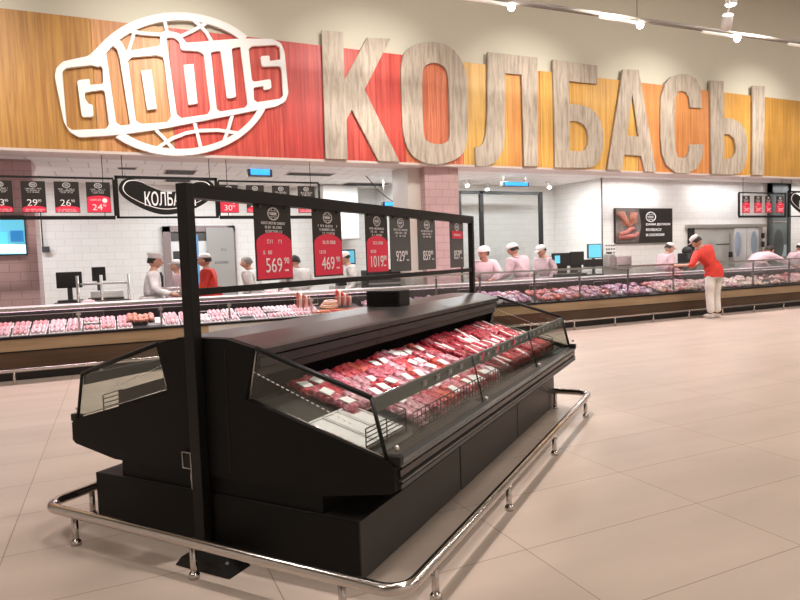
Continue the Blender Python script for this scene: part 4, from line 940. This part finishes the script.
# hall track lights
tz = 5.6
pa, pb = atZ(500, 0, tz), atZ(800, 43, tz); dd = (pb-pa)
r = loc_thing('lighting_track', 'long grey ceiling lighting track with white bars at the upper right', 'track', (pa.x, pa.y, tz))
m = MB(); rotz = math.atan2(dd.y, dd.x); d_ = dd.normalized(); L_ = dd.length
def tp(t): return d_*(L_*t)
m.tube([tp(-.6), tp(2.2)], .045, mat('track_grey', (.26, .23, .20), .6), 4); m.build('track_body', r)
for t in (-.3, .4, 1.1, 1.8): m = MB(); m.tube([tp(t), tp(t)+Vector((0, 0, 8.6-tz))], .008, GREY, 5); m.build('hanger', r)
for t in (.28, .62, .95, -.1):
    m = MB(); m.tube([tp(t)+Vector((0, 0, -.05)), tp(t+.12)+Vector((0, 0, -.05))], .028, mat('track_white_lit', (.75, .70, .64), .4, emit=.25, ecol=(1, .9, .8)), 6); m.build('light_bar', r)
    m = MB(); m.ball(tp(t+.13)+Vector((0, 0, -.09)), (.06, .06, .06), LAMPON); m.build('bulb', r)
sp_ = atZ(727, 22, 5.3)
r = loc_thing('track_spotlight', 'white cylinder spotlight hanging from the ceiling at the upper right', 'spotlight', tuple(sp_))
ax = Vector((.45, .5, -.75)).normalized()
m = MB(); m.cyl((0, 0, 0), .085, .24, WHITE, axis=ax, seg=20); m.build('lamp_head', r)
m = MB(); m.cyl(ax*.122, .07, .01, LAMPON, axis=ax, seg=16); m.build('bulb', r)
m = MB(); m.tube([(0, 0, .05), (.04, 0, .22), (.05, 0, 8.6-sp_.z)], .014, WHITE, 8); m.build('stem', r)
m = MB(); sp2 = atZ(731, 1, 5.9); m.cyl((0, 0, 0), .10, .12, WHITE, seg=18); m.cyl((0, 0, -.066), .085, .012, LAMPON, seg=18); m.cyl((0, 0, .06+1.32), .012, 2.64, WHITE); o = m.build('ceiling_spotlight', None, tuple(sp2)); tag(o, 'bright lit ceiling spotlight at the top edge above the white cylinder lamp', 'spotlight')

exec_people = True
# ------------------------------------------------------------------ people
def skinmesh(chains, sub=2):
    """chains: list of (parent_index or None, co, radius); vertex list with parent links"""
    me = bpy.data.meshes.new('s'); vs = [c[1] for c in chains]; es = [(c[0], i) for i, c in enumerate(chains) if c[0] is not None]
    me.from_pydata(vs, es, []); o = bpy.data.objects.new('s', me); COL.objects.link(o)
    o.modifiers.new('k', 'SKIN'); o.modifiers.new('u', 'SUBSURF').levels = sub
    sv = me.skin_vertices[0].data if me.skin_vertices else None
    if sv is None:
        bpy.context.view_layer.update(); sv = me.skin_vertices[0].data
    for i, c in enumerate(chains):
        rr = c[2] if isinstance(c[2], tuple) else (c[2], c[2]); sv[i].radius = rr; sv[i].use_root = (i == 0)
    dg = bpy.context.evaluated_depsgraph_get(); out = bpy.data.meshes.new_from_object(o.evaluated_get(dg)); bpy.data.objects.remove(o)
    return out
def add_me(mb, me, mt):
    k = len(mb.bm.faces); mb.bm.from_mesh(me); mb.bm.faces.ensure_lookup_table(); mb._fin(mb.bm.faces[k:], mt, True); bpy.data.meshes.remove(me)
def person(px, Y, face, label, top=COAT, lean=0, twist=0, side=0, h=1.72, armL=None, armR=None, cap='cap', hair=HAIRD, legs=TROUS, tie=False, wide=1, group=None, female=False, headyaw=0, headpitch=0, skin=SKIN, X=None, zoff=0, apron=False):
    x = XY(px, Y) if X is None else X
    r = empty('person', (x, Y, zoff), math.radians(face), label, 'person', group); k = h/1.72; r.scale = (wide, wide, 1)
    UPM = Matrix.Translation((0, 0, .95*k)) @ Matrix.Rotation(math.radians(side), 4, 'Y') @ Matrix.Rotation(-math.radians(lean), 4, 'X') @ Matrix.Rotation(math.radians(twist), 4, 'Z') @ Matrix.Translation((0, 0, -.95*k))
    U = lambda a, b, c: UPM @ Vector((a*k, b*k, c*k))
    sw = .20 if not female else .18
    sh = {1: U(sw, 0, 1.40), -1: U(-sw, 0, 1.40)}
    el, wr = {}, {}
    for s, arm in ((1, armR), (-1, armL)):
        if arm: el[s] = Vector(arm[0]); wr[s] = Vector(arm[1])
        else: el[s] = U(s*.24, -.03, 1.12); wr[s] = U(s*.22, .16, .95)
        # keep arm lengths human
        d = el[s]-sh[s]; el[s] = sh[s]+d.normalized()*.29*k; d = wr[s]-el[s]; wr[s] = el[s]+d.normalized()*.26*k
    sp, ch, nk = U(0, 0, 1.15), U(0, 0, 1.34), U(0, .005, 1.47)
    hd = U(0, .02, 1.56)
    B = [(None, Vector((0, 0, .95*k)), (.11, .09)), (0, sp, (.11, .08)), (1, ch, (.13, .085)), (2, nk, .055), (3, hd, .05)]
    B += [(2, sh[1], .055), (5, el[1], .040), (6, wr[1], .027), (2, sh[-1], .055), (8, el[-1], .040), (9, wr[-1], .027)]
    hp = {1: Vector((.09, 0, .88))*k, -1: Vector((-.09, 0, .88))*k}; kn = {s: Vector((s*.10*k, .03, .48*k)) for s in (1, -1)}; an = {s: Vector((s*.11*k, -.01, .09)) for s in (1, -1)}
    B += [(0, hp[1], .075), (11, kn[1], .052), (12, an[1], .036), (0, hp[-1], .075), (14, kn[-1], .052), (15, an[-1], .036)]
    mb = MB(); add_me(mb, skinmesh(B), skin)
    # hands: palm + four fingers + thumb
    for s in (1, -1):
        d = (wr[s]-el[s]).normalized(); down = Vector((0, 0, -1)); sd = d.cross(down)
        sd = sd.normalized() if sd.length > .1 else Vector((1, 0, 0)); nn = sd.cross(d).normalized()
        if nn.z > 0: nn = -nn
        mb.tube([wr[s]-d*.02, wr[s]+d*.03, wr[s]+d*.085], [.026, .036, .034], skin, 10)
        for i, L in enumerate((.060, .072, .068, .054)):
            b0 = wr[s]+d*.078+sd*(-.027+.018*i); b1 = b0+d*L*.55+nn*.008; b2_ = b1+d*L*.35+nn*.025
            mb.tube([b0, b1, b2_], [.0095, .0085, .0065], skin, 6)
        t0 = wr[s]+d*.03+sd*(.028*(-s if d.z < -.5 else s)); mb.tube([t0, t0+d*.03+sd*.02*s, t0+d*.06+sd*.022*s], [.012, .011, .008], skin, 6)
    # head
    HM = UPM.to_3x3() @ Matrix.Rotation(math.radians(headyaw), 3, 'Z') @ Matrix.Rotation(-math.radians(headpitch), 3, 'X')
    hc = U(0, .01, 1.60)+HM @ Vector((0, .015, .02))*k
    hk = k*1.1
    H = lambda a, b, c: hc+HM @ Vector((a, b, c))*hk
    for v in mb.ball((0, 0, 0), (.076, .094, .112), skin, 3):
        c_ = v.co
        if c_.z < -.02: c_.x *= 1-.32*(-c_.z-.02)/.09; c_.y = c_.y*(1-.15*(-c_.z-.02)/.09)+.01
        v.co = hc+HM @ c_*hk
    mb.ball(H(0, .10, -.012), (.013*k, .020*k, .020*k), skin, 2, HM)
    for s in (1, -1):
        mb.ball(H(s*.078, -.005, -.005), (.012*k, .020*k, .030*k), skin, 2, HM); mb.ball(H(s*.030, .084, .012), (.011*k, .008*k, .007*k), EYE, 2, HM); mb.box(H(s*.030, .088, .032), (.03, .008, .006), hair, HM)
    mb.ball(H(0, .090, -.052), (.024*k, .009*k, .007*k), LIP, 2, HM)
    mb.build('body', r)
    # hair
    if hair:
        mb = MB(); g = mb.ball((0, 0, 0), (.084, .100, .118), hair, 3); kill = []
        for v in g:
            c_ = v.co
            if (c_.y > .02 and c_.z < .055) or c_.z < (-.045 if not female else -.07): kill.append(v)
            v.co = hc+HM @ (c_+Vector((0, -.008, .006)))*hk
        bmesh.ops.delete(mb.bm, geom=kill, context='VERTS'); mb.build('hair', r)
    if cap:
        mb = MB()
        if cap == 'flat':   # wide crowned cap
            mb.tube([H(0, -.005, .055), H(0, -.005, .085), H(0, -.003, .105), H(0, 0, .135), H(0, 0, .142)], [.096*k, .098*k, .118*k, .112*k, .05*k], CAPM, 20)
        elif cap == 'cap':
            mb.tube([H(0, -.008, .045), H(0, -.008, .08), H(0, -.008, .115), H(0, -.008, .132)], [.097*k, .097*k, .082*k, .035*k], CAPM, 20)
            mb.box(H(0, .11, .052), (.12*k, .07*k, .008), CAPM, HM, .003)
        elif cap == 'round':
            g = mb.ball((0, 0, 0), (.097, .112, .100), CAPM, 3); kill = []
            for v in g:
                if v.co.z < -.005: kill.append(v)
                v.co = hc+HM @ (v.co+Vector((0, -.012, .045)))*hk
            bmesh.ops.delete(mb.bm, geom=kill, context='VERTS'); mb.tube([H(.097*math.cos(a), -.012+.110*math.sin(a), .042) for a in [2*PI*i/20 for i in range(20)]], .010, CAPM, 6, closed=True)
        mb.build('cap', r)
    # jacket / coat
    long_ = top in (COAT, COATG)
    mb = MB()
    J = [(None, Vector((0, 0, (.95 if long_ else .97)*k)), (.205, .15) if long_ else (.175, .14)), (0, sp, (.20, .145)), (1, ch, (.225, .145)), (2, U(0, 0, 1.425), (.15, .10)), (3, U(0, .003, 1.475), .064),
         (2, sh[1], .095), (5, (sh[1]+el[1])/2, .080), (6, el[1], .070)]
    J += [(2, sh[-1], .095), (8, (sh[-1]+el[-1])/2, .080), (9, el[-1], .070)]
    if long_ or True:
        J += [(7, el[1]*.12+wr[1]*.88 if long_ else el[1]*.75+wr[1]*.25, .052 if long_ else .064), (10, el[-1]*.12+wr[-1]*.88 if long_ else el[-1]*.75+wr[-1]*.25, .052 if long_ else .064)]
    add_me(mb, skinmesh(J), top)
    if long_: mb.tube([(0, 0, 1.02*k), (0, 0, .9*k), (0, 0, .72*k), (0, 0, .62*k)], [.18, .205, .215, .22], top, 18, cap=False)
    else: mb.tube([U(0, 0, 1.1), (0, 0, .97*k), (0, 0, .90*k), (0, 0, .83*k)], [.17, .18, .19, .195], top, 18, cap=False)
    mb.build('coat' if long_ else 'shirt', r)
    if tie:
        mb = MB(); mb.tube([U(0, .11, 1.44), U(0, .135, 1.36), U(0, .135, 1.18)], [.016, .022, .028], TIE, 6); mb.build('tie', r)
    if apron:
        mb = MB(); mb.b2((-.13, .125, .55), (.13, .14, 1.0), TIE); mb.build('apron', r)
    # trousers, shoes
    mb = MB(); T = [(None, Vector((0, 0, .90*k)), (.115, .10)), (0, hp[1]+Vector((.015, 0, -.04)), .108), (1, (hp[1]+kn[1])/2+Vector((.01, 0, 0)), .112), (2, kn[1], .092), (3, (kn[1]+an[1])/2, .086), (4, an[1]+Vector((0, 0, .02)), .076), (0, hp[-1]-Vector((.015, 0, .04)), .108), (6, (hp[-1]+kn[-1])/2-Vector((.01, 0, 0)), .112), (7, kn[-1], .092), (8, (kn[-1]+an[-1])/2, .086), (9, an[-1]+Vector((0, 0, .02)), .076)]
    add_me(mb, skinmesh(T), legs); mb.build('trousers', r)
    for s in (1, -1):
        mb = MB(); g = mb.ball((s*.11*k, .05, .045), (.048, .135, .05), SHOE, 3)
        for v in g: v.co.z = max(v.co.z, .002)
        mb.build('shoe', r)
    return r
V = lambda *a: tuple(a)
person(150, 11.6, -92, 'clerk in creased white coat, wide cap and tie, facing right at left counter', COATG, lean=4, h=1.70, wide=1.12, armR=(V(.22, .05, 1.12), V(.15, .32, 1.02)), armL=(V(-.22, .05, 1.12), V(-.12, .32, 1.0)), cap='flat', tie=True)
person(177, 12.6, 80, 'person in white partly hidden behind the portal frame post', COAT, h=1.60, cap='cap', armR=(V(.22, .08, 1.1), V(.15, .34, 1.05)), hair=HAIRG)
person(209, 12.4, 75, 'person in a red shirt and white cap facing left before the open cold room door', REDC, lean=4, h=1.70, wide=1.2, cap='cap', armR=(V(.22, .08, 1.1), V(.15, .34, 1.02)), armL=(V(-.22, .08, 1.1), V(-.15, .3, 1.0)))
person(254, 12.5, 60, 'grey-haired person in white coat half hidden by the 569 card', COATG, lean=10, h=1.64, wide=1.15, cap=None, hair=HAIRG)
person(299, 12.0, 10, 'person in creased white coat seen from behind between the 569 and 469 cards', COATG, lean=12, h=1.64, wide=1.2, cap=None, armR=(V(.28, .1, 1.1), V(.2, .35, .98)), armL=(V(-.28, .1, 1.1), V(-.2, .35, .98)))
person(355, 12.2, 75, 'clerk in white coat and white cap facing left beside the 1019 card', COATG, lean=14, h=1.68, wide=1.15, cap='round', headpitch=15)
person(441, 11.25, 40, 'clerk in pinkish coat behind the farthest hanging card, before the pink column', COAT, lean=10, h=1.58, cap='round', armR=(V(.25, .15, 1.05), V(.3, .35, .95)))
person(485, 11.2, 140, 'person in pinkish white coat and cap facing the counter, right of frame post', COAT, lean=8, h=1.68, wide=1.15, cap='round', female=True, headyaw=-40, armR=(V(.28, .12, 1.12), V(.10, .35, 1.0)), armL=(V(-.28, .12, 1.12), V(-.12, .35, 1.0)), skin=SKIN2)
person(523, 11.15, 20, 'clerk in pinkish white coat with broad back to the view, leaning left', COAT, lean=12, side=-5, h=1.74, wide=1.22, cap='round', armL=(V(-.28, .12, 1.1), V(-.3, .33, 1.0)), armR=(V(.28, .12, 1.1), V(.2, .33, .98)), headpitch=10)
person(547, 11.7, 95, 'clerk in white coat and cap looking down next to the black scales', COAT, lean=10, h=1.70, wide=1.12, cap='cap', headpitch=20, armR=(V(.22, .12, 1.05), V(.15, .35, 1.0)))
person(661, 11.2, -105, 'clerk in white coat, white cap and dark tie leaning right below the poster', COAT, lean=16, h=1.68, wide=1.1, cap='cap', tie=True, headpitch=15, armR=(V(.22, .12, 1.05), V(.15, .35, 1.0)), armL=(V(-.22, .12, 1.05), V(-.05, .38, 1.0)))
person(714, 9.40, 5, 'customer in red shirt, cream trousers and white cap leaning on the counter glass', REDC, lean=20, side=-17, h=1.86, cap='cap', headyaw=5, headpitch=15, armL=(V(-.50, .15, 1.22), V(-.62, .38, 1.16)), armR=(V(.22, .35, 1.12), V(.0, .5, 1.12)))
person(750, 11.0, -97, 'clerk in white coat bending low, reaching one arm into the counter', COAT, lean=58, h=1.86, cap=None, headpitch=-25, wide=1.05, armR=(V(.42, .80, 1.05), V(.62, 1.05, .88)), armL=(V(-.2, .75, .98), V(-.15, .95, .9)))
person(788, 11.1, -120, 'capped clerk in white coat bending at the right edge of the view', COAT, lean=28, h=1.62, cap='round', armR=(V(.22, .35, 1.0), V(.15, .55, .95)))

# ------------------------------------------------------------------ lights
def area(name, loc, size, power, col=(1, 1, 1), rot=(0, 0, 0), spread=None):
    l = bpy.data.lights.new(name, 'AREA'); l.shape = 'RECTANGLE'; l.size, l.size_y = size; l.energy = power; l.color = col
    if spread: l.spread = spread
    o = bpy.data.objects.new(name, l); COL.objects.link(o); o.location = loc; o.rotation_euler = rot; return o
for i, (x, y) in enumerate(((-3, 1.5), (4, 1.5), (11, 1.5), (18, 1.5), (-3, 6), (4, 6), (11, 6), (18, 6), (4, -3), (11, -3))):
    area('hall_lamp', (x, y, 8.3), (1.6, .5), 160, (1, .93, .87))
for x in (-2.5, 1, 4.5, 8, 11.5, 15, 18.5):
    o = area('wall_washer', (x, 7.6, 6.1), (.5, .3), 34, (1, .94, .86)); o.rotation_euler = (math.radians(56), 0, 0); o.data.spread = math.radians(72)
for x, p in ((-2, 80), (1.8, 100), (5, 85)):
    area('service_lamp', (x, 13.2, 3.28), (1.8, .4), p*1.0, (.94, .98, 1))
for x in (7.6, 9.6): area('service_lamp', (x, 12.2, 3.28), (1.6, .4), 72, (.94, .99, 1))
for x in (12, 15, 18.5): area('service_lamp', (x, 11.5, 3.27), (2, .2), 29, (.96, .98, 1))
for x in (-3, 0, 3, 7, 10.5, 14, 17.5): area('meat_lamp', (x, 10.42, 3.26), (2.4, .12), 32, (1, .80, .86), (math.radians(-8), 0, 0), math.radians(90))
for x in (1, 6, 11, 16): area('aisle_fill', (x, 7.2, 8.3), (1.4, .4), 62, (1, .89, .90), spread=math.radians(65))  # added fill lights, standing in for the counter's pinkish spill on the floor
w = bpy.data.worlds.new('world'); SC.world = w; w.use_nodes = True; w.node_tree.nodes['Background'].inputs[0].default_value = (1, .95, .9, 1); w.node_tree.nodes['Background'].inputs[1].default_value = .3
SC.view_settings.view_transform = 'Standard'; SC.view_settings.look = 'None'; SC.view_settings.gamma = 1; SC.view_settings.use_curve_mapping = False
for g_, s_, pw in ((.6, .5, 800), (2.0, .5, 800), (3.3, .5, 650)):
    l = bpy.data.lights.new('island_spot', 'SPOT'); l.energy = pw; l.color = (1, .90, .86); l.spot_size = math.radians(24); l.spot_blend = .6; l.shadow_soft_size = .06
    o = bpy.data.objects.new('island_spot', l); COL.objects.link(o); o.location = GO+GD*g_+SD*s_+Vector((0, 0, 6.2)); 
SC.view_settings.exposure = -.12
